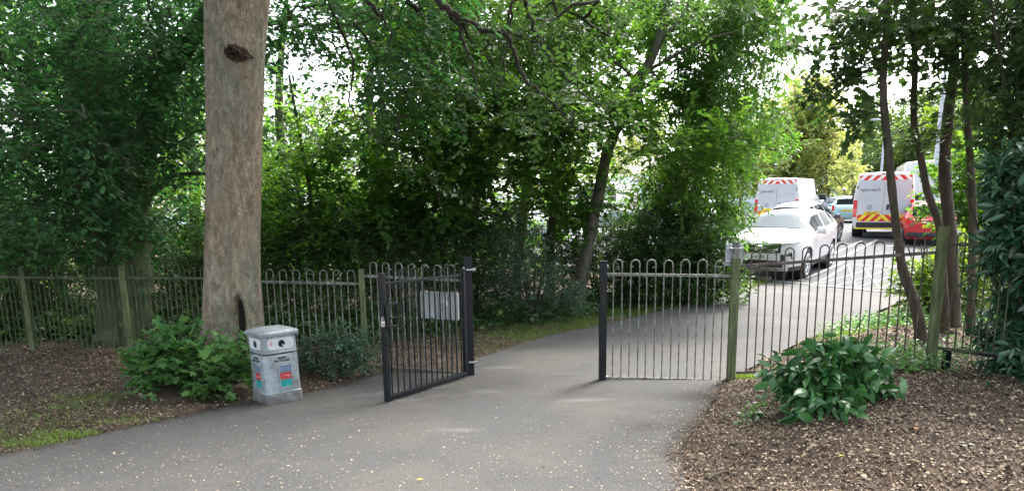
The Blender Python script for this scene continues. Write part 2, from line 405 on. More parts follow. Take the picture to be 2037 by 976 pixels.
def leafmesh(name, P, D, U, S, kind, mat, parent=None, smooth=False):
    tv, tf = tmpl(kind); N = len(P); k = len(tv)
    D = nrm(D); Yv = nrm(np.cross(U, D)); Z = np.cross(D, Yv)
    S = np.asarray(S)[:, None, None]
    W = RNG.uniform(.8, 1.2, (N, 1, 1))
    V = P[:, None, :] + S * (tv[None, :, 0:1] * D[:, None, :] + W * tv[None, :, 1:2] * Yv[:, None, :] + RNG.uniform(.5, 2.2, (N, 1, 1)) * tv[None, :, 2:3] * Z[:, None, :])
    V = V.reshape(-1, 3)
    fl = np.concatenate([np.array(f) for f in tf]); fs = np.array([len(f) for f in tf])
    loops = (np.arange(N)[:, None] * k + fl[None, :]).ravel()
    sizes = np.tile(fs, N); starts = np.concatenate([[0], np.cumsum(sizes)[:-1]])
    me = bpy.data.meshes.new(name)
    me.vertices.add(len(V)); me.vertices.foreach_set('co', V.astype(np.float32).ravel())
    me.loops.add(len(loops)); me.loops.foreach_set('vertex_index', loops.astype(np.int32))
    me.polygons.add(len(sizes)); me.polygons.foreach_set('loop_start', starts.astype(np.int32))
    if smooth: me.polygons.foreach_set('use_smooth', np.ones(len(sizes), bool))
    me.update(calc_edges=True)
    return link(name, me, mat, parent)

def tubes_mesh(name, tubes, n, mat, parent):
    """tubes: list of (pts array (k,3), radii (k,)) -> one mesh"""
    V = []; Fq = []; off = 0
    ang = np.arange(n) * 2 * np.pi / n; ca = np.cos(ang)[:, None]; sa = np.sin(ang)[:, None]
    for pts, rad in tubes:
        pts = np.asarray(pts, float); k = len(pts)
        d = np.gradient(pts, axis=0); d = nrm(d)
        ref = np.array([0.13, .31, 1.0]) if abs(d[0][2]) < .9 else np.array([1.0, .2, 0])
        a = nrm(np.cross(d, ref)); b_ = np.cross(d, a)
        for i in range(k): V.append(pts[i] + (ca * a[i] + sa * b_[i]) * rad[i])
        idx = off + np.arange(k * n).reshape(k, n); nx = np.roll(idx, -1, axis=1)
        Fq.append(np.stack([idx[:-1], nx[:-1], nx[1:], idx[1:]], -1).reshape(-1, 4)); off += k * n
    V = np.concatenate(V); Q = np.concatenate(Fq)
    me = bpy.data.meshes.new(name)
    me.vertices.add(len(V)); me.vertices.foreach_set('co', V.astype(np.float32).ravel())
    me.loops.add(Q.size); me.loops.foreach_set('vertex_index', Q.astype(np.int32).ravel())
    me.polygons.add(len(Q)); me.polygons.foreach_set('loop_start', (np.arange(len(Q)) * 4).astype(np.int32))
    me.polygons.foreach_set('use_smooth', np.ones(len(Q), bool))
    me.update(calc_edges=True)
    return link(name, me, mat, parent)

def catmull(pts, rad, per=6):
    P = [Vector(p) for p in pts]; out = []; ro = []
    for i in range(len(P) - 1):
        a = P[max(i - 1, 0)]; b = P[i]; c = P[i + 1]; d = P[min(i + 2, len(P) - 1)]
        for k in range(per):
            t = k / per
            out.append(.5 * ((2 * b) + (c - a) * t + (2 * a - 5 * b + 4 * c - d) * t * t + (3 * b - a - 3 * c + d) * t ** 3))
            ro.append(rad[i] * (1 - t) + rad[i + 1] * t)
    out.append(P[-1]); ro.append(rad[-1])
    return np.array(out), np.array(ro)

def trunk_tube(pts, rad, n, lump=.06, seed=0, per=8):
    p, r_ = catmull(pts, rad, per)
    return p, r_

def grow(stems, blobs, rmin=.006, maxedge=None, wiggle=.12, attach_from=0.35):
    """stems: list of (pts,radii) polylines; blobs: list of (cx,cy,cz,rx,ry,rz,n). Returns cluster centres, outward dirs, branch tubes."""
    nodes = []; par = []; maxr = []
    for p, r_ in stems:
        k0 = int(len(p) * attach_from)
        for i in range(k0, len(p)):
            nodes.append(p[i]); par.append(-1); maxr.append(r_[i] * .62)
    n0 = len(nodes)
    cl = []
    for (cx, cy_, cz, rx, ry, rz, n) in blobs:
        q = nrm(RNG.normal(size=(n, 3))) * (RNG.uniform(.15, 1, (n, 1)) ** .45)
        cl.append(q * np.array([rx, ry, rz]) + np.array([cx, cy_, cz]))
    cl = np.concatenate(cl)
    base = np.array(nodes)
    # intermediate sort by distance to stems
    d0 = np.sqrt(((cl[:, None, :] - base[None]) ** 2).sum(-1)).min(1)
    cl = cl[np.argsort(d0)]
    pos = np.zeros((n0 + len(cl), 3)); pos[:n0] = base; cnt = n0
    depthlen = np.zeros(n0 + len(cl)); parent = np.full(n0 + len(cl), -1)
    for c in cl:
        dd = np.sqrt(((pos[:cnt] - c) ** 2).sum(1))
        up = np.maximum(0, pos[:cnt, 2] - c[2]) * .35      # prefer growing upward / outward
        j = int(np.argmin(dd + .12 * depthlen[:cnt] + up))
        parent[cnt] = j; pos[cnt] = c; depthlen[cnt] = depthlen[j] + dd[j]; cnt += 1
    w_ = np.zeros(cnt); 
    for i in range(cnt - 1, n0 - 1, -1):
        w_[i] += rmin ** 2.3
        w_[parent[i]] += w_[i]
    rad = np.maximum(w_, 1e-12) ** (1 / 2.3)
    tubes = []; dirs = np.zeros((cnt, 3))
    for i in range(n0, cnt):
        a = pos[parent[i]]; b = pos[i]; L = np.linalg.norm(b - a) + 1e-6
        ra = min(rad[i] * 1.15, maxr[parent[i]] if parent[i] < n0 else rad[parent[i]])
        ra = min(ra, .13)
        m1 = a * .65 + b * .35 + RNG.normal(size=3) * wiggle * L * .35; m2 = a * .3 + b * .7 + RNG.normal(size=3) * wiggle * L * .35
        m1[2] += .05 * L
        tubes.append((np.array([a, m1, m2, b]), np.array([ra, ra * .92, ra * .85, min(rad[i], ra * .8)])))
        dirs[i] = (b - a) / L
    return pos[n0:cnt], dirs[n0:cnt], tubes

def sprays(C, Dr, per, L, nleaf, droop, flat, spread, lsize, lj=.3, centre=None, outward=.5):
    """flat leafy sprays starting round each cluster centre"""
    n = len(C) * per
    c = np.repeat(C, per, 0); dr = np.repeat(Dr, per, 0)
    d = dr * outward + RNG.normal(size=(n, 3)) * np.array([1, 1, .55])
    d[:, 2] -= droop; d = nrm(d)
    start = c + RNG.normal(size=(n, 3)) * spread
    Ls = L * RNG.uniform(.6, 1.3, n)
    up = nrm(np.array([0, 0, 1.0]) + RNG.normal(size=(n, 3)) * (1 - flat))
    side = nrm(np.cross(up, d)); up = np.cross(d, side)
    P = []; D = []; U = []
    tend = start + d * Ls[:, None]; tend[:, 2] -= droop * .25 * Ls
    for k in range(nleaf):
        t = (k + .6) / nleaf
        p = start * (1 - t) + tend * t + RNG.normal(size=(n, 3)) * lsize * .25
        sg = 1 if k % 2 else -1
        if k == nleaf - 1: dd = d
        else: dd = d * RNG.uniform(.3, .9, (n, 1)) + side * sg * RNG.uniform(.6, 1.1, (n, 1)) + RNG.normal(size=(n, 3)) * lj
        dd = dd.copy(); dd[:, 2] -= droop * .4
        P.append(p); D.append(dd); U.append(up + RNG.normal(size=(n, 3)) * lj)
    P = np.concatenate(P); D = np.concatenate(D); U = np.concatenate(U)
    S = lsize * RNG.uniform(.6, 1.25, len(P))
    mid = (start + tend) / 2; mid[:, 2] += .02
    tw = [(np.array([start[i], mid[i], tend[i]]), np.array([.0035, .0025, .001])) for i in range(n)]
    return P, D, U, S, tw

def B(px, py, Y, rx, ry, rz, n):
    p = at(px, py, Y); return (p.x, p.y, p.z, rx, ry, rz, n)

def make_tree(name, label, cat, stems, blobs, leaf, leafkind, barkmat, dens=.72, per=7, L=.5, nleaf=12, droop=.15, flat=.75, spread=.12, lsize=.075,
              rmin=.006, group=None, twigs=True, sides=10, attach=.35, parts=('trunk', 'branches', 'crown'), origin=None, wiggle=.12, lump=.05, lj=.3, jit=0):
    st = []
    blobs = [b[:6] + (max(2, int(b[6] * dens)),) for b in blobs]
    for pts, rad in stems:
        q_, r2 = catmull(pts, rad, 8)
        if jit: q_[2:] += RNG.normal(size=q_[2:].shape) * jit
        st.append((q_, r2))
    o0 = Vector(origin) if origin is not None else Vector(st[0][0][0])
    root = empty(name, (0, 0, 0), 0, label, cat, group)
    C, Dr, tubes = grow(st, blobs, rmin=rmin, attach_from=attach, wiggle=wiggle)
    P, D, U, S, tw = sprays(C, Dr, per, L, nleaf, droop, flat, spread, lsize, lj)
    root.location = o0; off = np.array(o0)
    m_ = ~((np.abs(P[:, 0] + 2.95) < .46) & (P[:, 1] < 8.0) & (P[:, 1] > 4) & (P[:, 2] > 1.2) & (P[:, 2] < 4.9))
    P, D, U, S = P[m_], D[m_], U[m_], S[m_]
    st2 = []
    for p, r_ in st:
        q = p.copy() - off
        st2.append((q, r_ * (1 + lump * RNG.normal(size=len(r_)))))
    tubes_mesh(parts[0], st2, sides, barkmat, root)
    tubes_mesh(parts[1], [(a - off, b) for a, b in tubes], 5, barkmat, root)
    cr = leafmesh(parts[2], P - off, D, U, S, leafkind, leaf, root)
    if twigs: tubes_mesh('twigs', [(a - off, b) for a, b in tw], 3, M['twig'], root)
    return root

# ------------------------------------------------------------------ terrain
ZY = ([-60, 9, 13, 18.3, 20.7, 25.5, 28.5, 45, 80, 300, 1500], [0, 0, .06, .26, .42, .8, 1.05, 1.72, 2.6, 4, 8])
def base_z(y):
    y = np.asarray(y, float)
    return (np.interp(y - .8, *ZY) + np.interp(y, *ZY) * 2 + np.interp(y + .8, *ZY)) / 4
XE = ([0, 4.4, 5.2, 5.85, 7.07, 7.6, 8, 10, 12.2, 14.1, 16], [.95, 1.08, 1.23, 1.52, 2.03, 2.3, 2.6, 3.95, 5.8, 7.4, 9])
def H(x, y):
    x = np.asarray(x, float); y = np.asarray(y, float)
    z = base_z(y)
    xe = np.interp(y, *XE)
    z = z + .27 * ss(x - xe, .05, 1.6) * (1 - ss(y, 13, 16.5)) * ss(y, 2, 6)
    xl = np.interp(y, [0, 5.34, 6.11, 6.96, 7.77, 8.3, 9.1, 11, 12, 13.2, 15.4, 18], [-9, -3.7, -3.19, -2.45, -1.73, -1.5, -.5, .6, 1.4, 2.5, 4.5, 6.4])
    z = z + .07 * ss(xl - x, .1, 1.5) * (1 - ss(y, 9.5, 13)) * ss(y, 5, 7)
    return z
def GB(X, Y):
    b = np.zeros(np.shape(X))
    for k, (fx, fy, a) in enumerate([(3.1, 2.7, .012), (7.3, 6.1, .008), (1.7, -4.4, .01), (11, -9, .006), (-5.2, 13, .006)]):
        b = b + a * np.sin(fx * np.asarray(X) + fy * np.asarray(Y) + k * 1.7)
    return b
def gz(x, y): return float(H(x, y))

PATH = [(-14, 2.2), (-9.5, 3.2), (-6.5, 4.15), (-3.7, 5.34), (-3.19, 6.05), (-2.77, 6.6), (-2.45, 6.96), (-2.06, 7.24), (-1.78, 7.7), (-1.55, 8.3), (-.9, 8.22), (-.47, 8.12), (-.45, 9.05), (.1, 10.1),
        (.62, 10.95), (1.46, 11.85), (2.5, 13.2), (4.52, 15.4), (5.6, 16.9), (6.35, 18.0), (7.1, 16.8), (7.85, 15.6), (8.1, 14.9), (7.4, 14.1), (5.8, 12.2), (3.95, 10), (2.6, 8.1), (2.27, 7.6), (2.03, 7.07), (1.52, 5.85), (1.23, 5.2), (1.08, 4.4), (.95, 3), (.8, 0), (.8, -3), (-14, -3)]
CARP = [(-14, 42), (-7, 30), (-2, 23.5), (3, 20), (5.6, 18.9), (6.4, 18.03), (7.14, 16.83), (7.88, 15.63), (9.2, 13.4), (12, 12), (60, 12), (70, 100), (-40, 100)]
def inside(poly, x, y):
    x = np.asarray(x, float); y = np.asarray(y, float); r = np.zeros(x.shape, bool); n = len(poly)
    for i in range(n):
        x1, y1 = poly[i]; x2, y2 = poly[(i + 1) % n]
        c = ((y1 > y) != (y2 > y)) & (x < (x2 - x1) * (y - y1) / ((y2 - y1) if y2 != y1 else 1e-9) + x1)
        r ^= c
    return r
def rough_poly(poly, step=.15, amp=.03, maxy=30):
    out = []
    for i in range(len(poly)):
        a = Vector(poly[i]); b = Vector(poly[(i + 1) % len(poly)]); L = (b - a).length; n = max(1, int(L / step)) if L < 30 else 12
        nn = Vector((-(b - a).y, (b - a).x)).normalized()
        for k in range(n):
            p = a.lerp(b, k / n)
            if amp: p = p + nn * (RNG.normal() * amp)
            out.append(p)
    return out
def sheet(name, poly, xs, ys, dz, mat, amp=.03, step=.15):
    bd = rough_poly(poly, step, amp); n = len(bd)
    bx = [(p.x, p.y) for p in bd]
    X, Y = np.meshgrid(xs, ys); X = X.ravel(); Y = Y.ravel(); m = inside(bx, X, Y)
    pts = [Vector(p) for p in bx] + [Vector((x, y)) for x, y in zip(X[m], Y[m])]
    edges = [(i, (i + 1) % n) for i in range(n)]
    r = geometry.delaunay_2d_cdt(pts, edges, [], 1, 1e-4)
    vv = np.array([(p.x, p.y) for p in r[0]]); zz = H(vv[:, 0], vv[:, 1]) + dz
    tris = [f for f in r[2]]
    c = np.array([vv[list(f)].mean(0) for f in tris]); ok = inside(bx, c[:, 0], c[:, 1])
    me = bpy.data.meshes.new(name); me.from_pydata([(a, b, c_) for (a, b), c_ in zip(vv, zz)], [], [f if True else f for f, o_ in zip(tris, ok) if o_])
    me.polygons.foreach_set('use_smooth', [True] * len(me.polygons))
    o = link(name, me, mat); o['kind'] = 'structure'; me.update()
    return o
# ------------------------------------------------------------------ ground
def build_ground():
    xs = np.unique(np.concatenate([-np.geomspace(9, 900, 26)[::-1], np.arange(-9, 9.5, .12), np.geomspace(9.6, 900, 26)]))
    ys = np.unique(np.concatenate([np.arange(-12, 3, .5), np.arange(3, 20, .12), np.geomspace(20.1, 1400, 45)]))
    X, Y = np.meshgrid(xs, ys); Z = H(X, Y)
    inp = inside(PATH, X, Y); inc = inside(CARP, X, Y)
    b = GB(X, Y) + RNG.normal(size=Z.shape) * .003
    near = (np.abs(X) < 10) & (Y > 2) & (Y < 20)
    Z = Z + np.where(near & ~inp & ~inc, b, 0) - np.where(inp, .04, 0) - np.where(inc, .12, 0)
    # raised root mound around the plane tree
    c = at(455, 762, 7.9); Z += np.where(inp, 0, .09 * np.exp(-((X - c.x) ** 2 + (Y - 7.7) ** 2) / .35))
    ny, nx = X.shape
    V = np.stack([X, Y, Z], -1).reshape(-1, 3); idx = np.arange(nx * ny).reshape(ny, nx)
    Q = np.stack([idx[:-1, :-1], idx[:-1, 1:], idx[1:, 1:], idx[1:, :-1]], -1).reshape(-1, 4)
    me = bpy.data.meshes.new('ground'); me.vertices.add(len(V)); me.vertices.foreach_set('co', V.astype(np.float32).ravel())
    me.loops.add(Q.size); me.loops.foreach_set('vertex_index', Q.astype(np.int32).ravel())
    me.polygons.add(len(Q)); me.polygons.foreach_set('loop_start', (np.arange(len(Q)) * 4).astype(np.int32))
    me.polygons.foreach_set('use_smooth', np.ones(len(Q), bool)); me.update(calc_edges=True)
    o = link('ground', me, M['ground']); o['kind'] = 'structure'
build_ground()
sheet('asphalt_path', PATH, np.arange(-14, 10, .2), np.arange(-3, 19, .2), .012, M['path'], .007, .12)
sheet('car_park', CARP, np.concatenate([np.arange(-20, 30, .7), np.arange(30, 62, 4)]), np.concatenate([np.arange(12, 50, .7), np.arange(50, 100, 4)]), .016, M['carpark'], 0, .5)

# kerb along the car park edge
def strip(name, pts, wd, h, mat, dz=0):
    rings = []
    for i, p in enumerate(pts):
        a = Vector(pts[max(i - 1, 0)]); b = Vector(pts[min(i + 1, len(pts) - 1)]); d = (b - a).normalized(); n = Vector((-d.y, d.x)); p = Vector(p)
        z = gz(p.x, p.y) + dz; l = p + n * wd / 2; r_ = p - n * wd / 2
        rings.append([(l.x, l.y, z - .1), (l.x, l.y, z + h), (r_.x, r_.y, z + h), (r_.x, r_.y, z - .1)])
    return rings
def dens(pts, step):
    out = []
    for a, b in zip(pts[:-1], pts[1:]):
        a = Vector(a); b = Vector(b); n = max(1, int((b - a).length / step))
        out += [a.lerp(b, k / n) for k in range(n)]
    return out + [Vector(pts[-1])]
kb = MB(); kb.loft(strip('k', dens([(-7, 29.95), (-2, 23.45), (3, 19.95), (5.6, 18.85), (6.32, 18.1)], .5), .14, .11, None))
kb.loft(strip('k', dens([(6.38, 18.0), (7.12, 16.8), (7.86, 15.6)], .4), .14, .026, None))
kb.loft(strip('k', dens([(7.9, 15.5), (9.2, 13.35), (12, 11.95), (30, 11.95)], .5), .14, .11, None))
tag(kb.build('kerb', M['kerb']), kind='structure')

# painted markings
def line(mb, a, b, wd=.1, dz=.022):
    a = Vector(a); b = Vector(b); d = (b - a); n = Vector((-d.y, d.x)).normalized() * wd / 2; k = max(1, int(d.length / .8)); vs_ = []
    for i in range(k + 1):
        p = a.lerp(b, i / k)
        for q in (p + n, p - n): vs_.append((q.x, q.y, gz(q.x, q.y) + dz))
    mb.add(vs_, [(2 * i, 2 * i + 1, 2 * i + 3, 2 * i + 2) for i in range(k)])
mk = MB()
def gp(px, py):
    lo, hi = 3, 200
    for _ in range(50):
        m_ = (lo + hi) / 2; p = at(px, py, m_)
        if p.z > gz(p.x, m_): lo = m_
        else: hi = m_
    p = at(px, py, lo); return (p.x, p.y)
q0, q1, q2, q3 = gp(1612, 570), gp(1688, 527), gp(1830, 532), gp(1800, 578)
def lerp2(a, b, t): return (a[0] * (1 - t) + b[0] * t, a[1] * (1 - t) + b[1] * t)
for a, b in ((q0, q1), (q1, q2), (q3, q0)): line(mk, a, b, .06)
for k in range(5):
    t0 = k / 4; line(mk, lerp2(q0, q3, t0), lerp2(q1, q2, min(1, t0 + .45)), .036, .025)
    line(mk, lerp2(q0, q3, min(1, t0 + .5)), lerp2(q1, q2, max(0, t0 - .05)), .036, .028)
for a, b in (((1590, 560), (1680, 522)), ((1660, 505), (1715, 480)), ((1680, 512), (1745, 478)), ((1765, 492), (1810, 483))):
    line(mk, gp(*a), gp(*b), .1, .031)
tag(mk.build('road_marking', M['roadpaint']), kind='structure')

# dusty and soil stains on the tarmac, sheets 4 mm above
def stain(px, py, rx, ry, mat, name, rot=0, dz=.018):
    x0, y0 = gp(px, py); n = 14; vs_ = []; fs_ = []
    me = bpy.data.meshes.new(name)
    for j in range(n + 1):
        for i in range(n + 1):
            u = i / n * 2 - 1; v = j / n * 2 - 1
            x = u * rx * math.cos(rot) - v * ry * math.sin(rot); y = u * rx * math.sin(rot) + v * ry * math.cos(rot)
            vs_.append((u, v, gz(x0 + x, y0 + y) + dz)); 
    for j in range(n):
        for i in range(n): fs_.append((j * (n + 1) + i, j * (n + 1) + i + 1, (j + 1) * (n + 1) + i + 1, (j + 1) * (n + 1) + i))
    z0 = gz(x0, y0)
    me.from_pydata([(a, b, c - z0) for a, b, c in vs_], [], fs_)
    o = link(name, me, mat); o.location = (x0, y0, z0); o.rotation_euler = (0, 0, rot); o.scale = (rx, ry, 1); o['kind'] = 'structure'
for k, a in enumerate([(735, 788, .5, .2, 'cementdust'), (800, 800, .45, .16, 'cementdust'), (962, 782, .35, .22, 'cementdust'), (915, 860, .35, .16, 'cementdust'), (1165, 800, .5, .15, 'cementdust'),
                       (1000, 735, .5, .22, 'cementdust'), (860, 775, .35, .16, 'cementdust'), (1215, 760, .22, .1, 'soilstain'), (1120, 752, .3, .1, 'soilstain'), (1390, 790, .55, .45, 'soilstain'), (1300, 850, .5, .3, 'soilstain'),
                       (660, 770, .7, .22, 'soilstain'), (830, 740, .8, .3, 'soilstain'), (1440, 880, .5, .6, 'soilstain'), (1060, 690, .9, .5, 'soilstain')]):
    stain(a[0], a[1], a[2], a[3], M[a[4]], 'dusty_patch' if a[4] == 'cementdust' else 'soil_patch', RNG.uniform(-.3, .3), .018 + .0011 * k)

# ------------------------------------------------------------------ litter, seeds, grass
def scatter(name, label, n, x0, x1, y0, y1, s0, s1, kind, mat, mode, up=.5, densf=None, dz=.0):
    x = RNG.uniform(x0, x1, n); y = RNG.uniform(y0, y1, n); ip = inside(PATH, x, y) | inside(CARP, x, y)
    m = ip if mode == 'path' else (~ip if mode == 'soil' else np.ones(n, bool))
    if densf is not None: m &= RNG.uniform(size=n) < densf(x, y)
    x = x[m]; y = y[m]; k = len(x)
    P = np.stack([x, y, H(x, y) + (.016 if mode == 'path' else .006) + (GB(x, y) if mode == 'soil' else 0) + RNG.uniform(0, .012 if mode == 'soil' else .003, k) + dz], 1)
    D = RNG.normal(size=(k, 3)) * np.array([1, 1, .18 if mode == 'soil' else .04]); U = np.array([0, 0, 1.0]) + RNG.normal(size=(k, 3)) * (up if mode == 'soil' else .12)
    S = RNG.uniform(s0, s1, k) * RNG.uniform(.6, 1.3, k)
    o = leafmesh(name, P, D, U, S, kind, mat); tag(o, label, None, None, 'stuff'); return o
SOILC = None
def patch(x, y, f=1.0):
    return .5 + .5 * np.sin(2.1 * f * x + 1.3 * np.sin(1.7 * f * y)) * np.sin(2.6 * f * y + 1.1 * np.cos(2.3 * f * x))
scatter('leaf_litter', 'brown bark chips and dry leaves on the right-hand soil bed', 95000, .9, 5.6, 3.4, 9.5, .01, .028, 'chip', M['litter'], 'soil')
scatter('leaf_litter', 'dry brown leaves on the soil in front of the left fence', 75000, -8, -1.2, 5.0, 9.8, .01, .028, 'chip', M['litter'], 'soil')
scatter('leaf_litter', 'fallen leaves and soil beyond the railings', 34000, -7, 6, 8.5, 16, .018, .045, 'chip', M['litter'], 'soil', densf=lambda x, y: .3 + .7 * patch(x, y))
scatter('pale_seeds', 'small pale seed cases scattered on the soil', 18000, -8, 5.6, 3.4, 11, .012, .026, 'chip', M['seed'], 'soil')
scatter('pale_seeds', 'small pale seed cases scattered on the tarmac path', 32000, -6, 2.5, 3.2, 12, .008, .018, 'chip', M['seed'], 'path', densf=lambda x, y: np.clip(.04 + .96 * ss(6.6 - y, 0, 2.6) * (.25 + .75 * patch(x, y, .6)) + .8 * np.exp(-((x - np.interp(y, *XE)) / .35) ** 2), 0, 1))
scatter('leaf_litter', 'brown leaf fragments scattered over the tarmac path', 9000, -6, 2.6, 3.2, 14, .012, .03, 'chip', M['litter'], 'path', densf=lambda x, y: np.clip(.1 + .9 * np.exp(-((x - np.interp(y, *XE)) / .4) ** 2) + .2 * patch(x, y), 0, 1))

scatter('leaf_litter', 'larger curled dry leaves lying on the right-hand soil bed', 2600, .9, 5.6, 3.4, 9.5, .035, .065, 'oval', M['litter'], 'soil')
scatter('leaf_litter', 'larger dry leaves on the soil in front of the left fence', 1800, -8, -1.2, 5.0, 9.8, .03, .055, 'oval', M['litter'], 'soil')
XLB = ([0, 5.34, 6.11, 6.96, 7.77, 8.3], [-14, -3.7, -3.19, -2.45, -1.73, -1.5])
scatter('soil_crumbs', 'dark soil and leaf crumbs spilling over the right edge of the tarmac', 90000, .6, 2.5, 3.6, 8.2, .01, .024, 'chip', M['crumb'], 'path', densf=lambda x, y: np.exp(-((x - np.interp(y, *XE) - .03) / (.04 + .09 * patch(x, y, 2.2))) ** 2))
scatter('soil_crumbs', 'brown crumbs spilling over the right edge of the tarmac', 40000, .6, 2.5, 3.6, 8.2, .01, .026, 'chip', M['litter'], 'path', densf=lambda x, y: .8 * np.exp(-((x - np.interp(y, *XE) - .03) / (.04 + .094 * patch(x, y, 3))) ** 2))
scatter('soil_crumbs', 'dark soil and leaf crumbs along the left edge of the tarmac', 90000, -6, -1.2, 4, 8.4, .01, .024, 'chip', M['crumb'], 'path', densf=lambda x, y: np.exp(-((x - np.interp(y, *XLB)) / (.06 + .16 * patch(x, y, 2.2))) ** 2))
def grass(label, regions, name='grass'):
    P = []; 
    for (cx, cy_, rx, ry, n) in regions:
        q = RNG.normal(size=(n, 2)) * .5; x = cx + q[:, 0] * rx; y = cy_ + q[:, 1] * ry
        m = ~inside(PATH, x, y) & ~inside(CARP, x, y); x, y = x[m], y[m]
        m = RNG.uniform(size=len(x)) < (.25 + .75 * patch(x, y, 3)); x, y = x[m], y[m]
        P.append(np.stack([x, y, H(x, y)], 1))
    P = np.concatenate(P); k = len(P); D = RNG.normal(size=(k, 3)) * .75 + np.array([0, 0, 1.0]); D[:, 2] = np.abs(D[:, 2]) * .8 + .15
    o = leafmesh(name, P, D, RNG.normal(size=(k, 3)), RNG.uniform(.025, .075, k), 'blade', M['grass']); tag(o, label, None, None, 'stuff')
def rg(px, py, rx, ry, n):
    x, y = gp(px, py); return (x, y, rx, ry, n)
grass('thin green grass along the left path edge and on the bare soil', [rg(20, 885, .9, .16, 1500), rg(110, 866, .7, .08, 700), rg(230, 846, .5, .05, 350), rg(170, 795, .5, .4, 700), rg(60, 830, .7, .4, 350), rg(0, 860, .6, .3, 900), rg(300, 838, .6, .1, 500)])
verge = []
for k in range(26):
    t = k / 25; px = 960 + t * 560; py = np.interp(px, [945, 1100, 1200, 1300, 1450, 1545], [700, 655, 632, 610, 580, 556])
    verge.append(rg(px, py - 2 - 4 * (k % 2), .9, .5, int(450 + 2200 * t)))
grass('bright green grass verge along the far side of the path', verge + [rg(1500, 562, 1.6, .9, 8000), rg(1060, 640, 1.4, .6, 1200)])
grass('bright grass and weeds behind the right-hand railings', [rg(1700, 660, .6, .5, 3000), rg(1750, 645, .8, .9, 3500), rg(1650, 690, .4, .3, 1200), rg(1700, 630, .5, .8, 1500), rg(1480, 750, .18, .12, 800), rg(1530, 742, .2, .1, 300)])

# ivy ground cover beyond the path
def cover(name, label, regions, kind, mat, s, h=.18):
    P = []
    for (cx, cy_, rx, ry, n) in regions:
        q = RNG.normal(size=(n, 2)) * .5; x = cx + q[:, 0] * rx; y = cy_ + q[:, 1] * ry
        m = ~inside(PATH, x, y) & ~inside(CARP, x, y); x, y = x[m], y[m]
        P.append(np.stack([x, y, H(x, y) + RNG.uniform(.02, h, len(x)) * (.4 + .6 * patch(x, y, 2))], 1))
    P = np.concatenate(P); k = len(P)
    o = leafmesh(name, P, RNG.normal(size=(k, 3)) * np.array([1, 1, .4]), np.array([0, 0, 1.0]) + RNG.normal(size=(k, 3)) * .4, RNG.uniform(.6, 1.2, k) * s, kind, mat)
    tag(o, label, None, None, 'stuff')
cover('ivy', 'dark ivy spreading over the ground under the hedge', [rg(960, 640, 1.2, .7, 1800), rg(1050, 625, 1.6, .8, 3000), rg(1180, 605, 1.8, .6, 2500), rg(1300, 595, 1.8, .5, 2500), rg(1390, 580, 1.5, .6, 1500)], 'maple', M['under'], .07, .2)
cover('ivy', 'low dark undergrowth on the ground behind the left railing', [rg(60, 668, 2.5, 1.0, 5200), rg(330, 668, 1.6, .9, 3500), rg(600, 672, 1.8, .9, 5200), rg(780, 655, 1.4, .8, 3200)], 'maple', M['under'], .075, .45)
cover('weeds', 'leafy green weeds at the foot of the right-hand railings', [rg(1770, 735, .8, .3, 900), rg(1800, 705, .8, .3, 600), rg(1760, 640, 1.6, 1.2, 2200), rg(1900, 640, 1.4, 1.0, 1600), rg(1500, 835, .22, .12, 60)], 'oval', M['seedling'], .055, .22)

# ------------------------------------------------------------------ railings
FENCES = []
def hoop_mesh(spacing, w_, z0, ztop, r=.008, lean=0):
    """inverted U with both legs, local x along the fence"""
    mb = MB(); a = w_ / 2; pts = [(-a, 0, z0), (-a, 0, ztop - a)]
    for k in range(1, 9): t = math.pi - math.pi * k / 9; pts.append((a * math.cos(t), 0, ztop - a + a * math.sin(t)))
    pts += [(a, 0, ztop - a), (a, 0, z0)]
    mb.tube(pts, r, 8); return mb
def fence_panel(root, p0, p1, n, zb0, zb1, zr0, zr1, ht, mat, r=.007, wfrac=.52, bottom=True, zbot=None, inset=.05, raill='rail', skip=()):
    """p0,p1 ground (x,y); zb* bottom rail height, zr* top rail height; hoops stand ht above the top rail"""
    p0 = Vector(p0); p1 = Vector(p1); L = (p1 - p0).length; d = (p1 - p0) / L; ang = math.atan2(d.y, d.x)
    sp = (L - 2 * inset) / n
    for (za, zb, nm, hh) in ((zr0, zr1, 'top_rail', .03),) + (((zb0, zb1, 'bottom_rail', .03),) if bottom else ()):
        mb = MB(); A = Vector((p0.x, p0.y, za)); Bq = Vector((p1.x, p1.y, zb)); u = (Bq - A).normalized(); s_ = Vector((-d.y, d.x, 0)); up = u.cross(s_) * -1
        if up.z < 0: up = -up
        ring = lambda c: [c + s_ * .006 * 1.6 + up * hh / 2, c - s_ * .006 * 1.6 + up * hh / 2, c - s_ * .006 * 1.6 - up * hh / 2, c + s_ * .006 * 1.6 - up * hh / 2]
        mb.loft([ring(A), ring(Bq)]); ob = mb.build(nm, mat, root, bevel=.003)
        ob.location = -root.location
    for k in range(n):
        if k in skip: continue
        t = (inset + sp * (k + .5)) / L; c = p0.lerp(p1, t); za = zr0 * (1 - t) + zr1 * t; zb = zb0 * (1 - t) + zb1 * t
        jj = random.uniform(-.006, .006)
        ob = hoop_mesh(sp, sp * wfrac, zb - (.012 if bottom else 0), za + ht + jj, r).build('hooped_bar', mat, root, smooth=40)
        ob.location = Vector((c.x, c.y, 0)) - root.location; ob.rotation_euler = (random.uniform(-.008, .008), random.uniform(-.004, .004), ang)

def post(x, y, z0, z1, wd, mat, root=None, name='post', rz=0, cap=None, dp=None):
    mb = MB(); mb.box((0, 0, (z1 - z0) / 2 - .1), (wd, dp or wd, z1 - z0 + .2)); o = mb.build(name, mat, root, bevel=.004)
    o.location = Vector((x, y, z0)) - (root.location if root else Vector((0, 0, 0))); o.rotation_euler = (0, 0, rz)
    return o
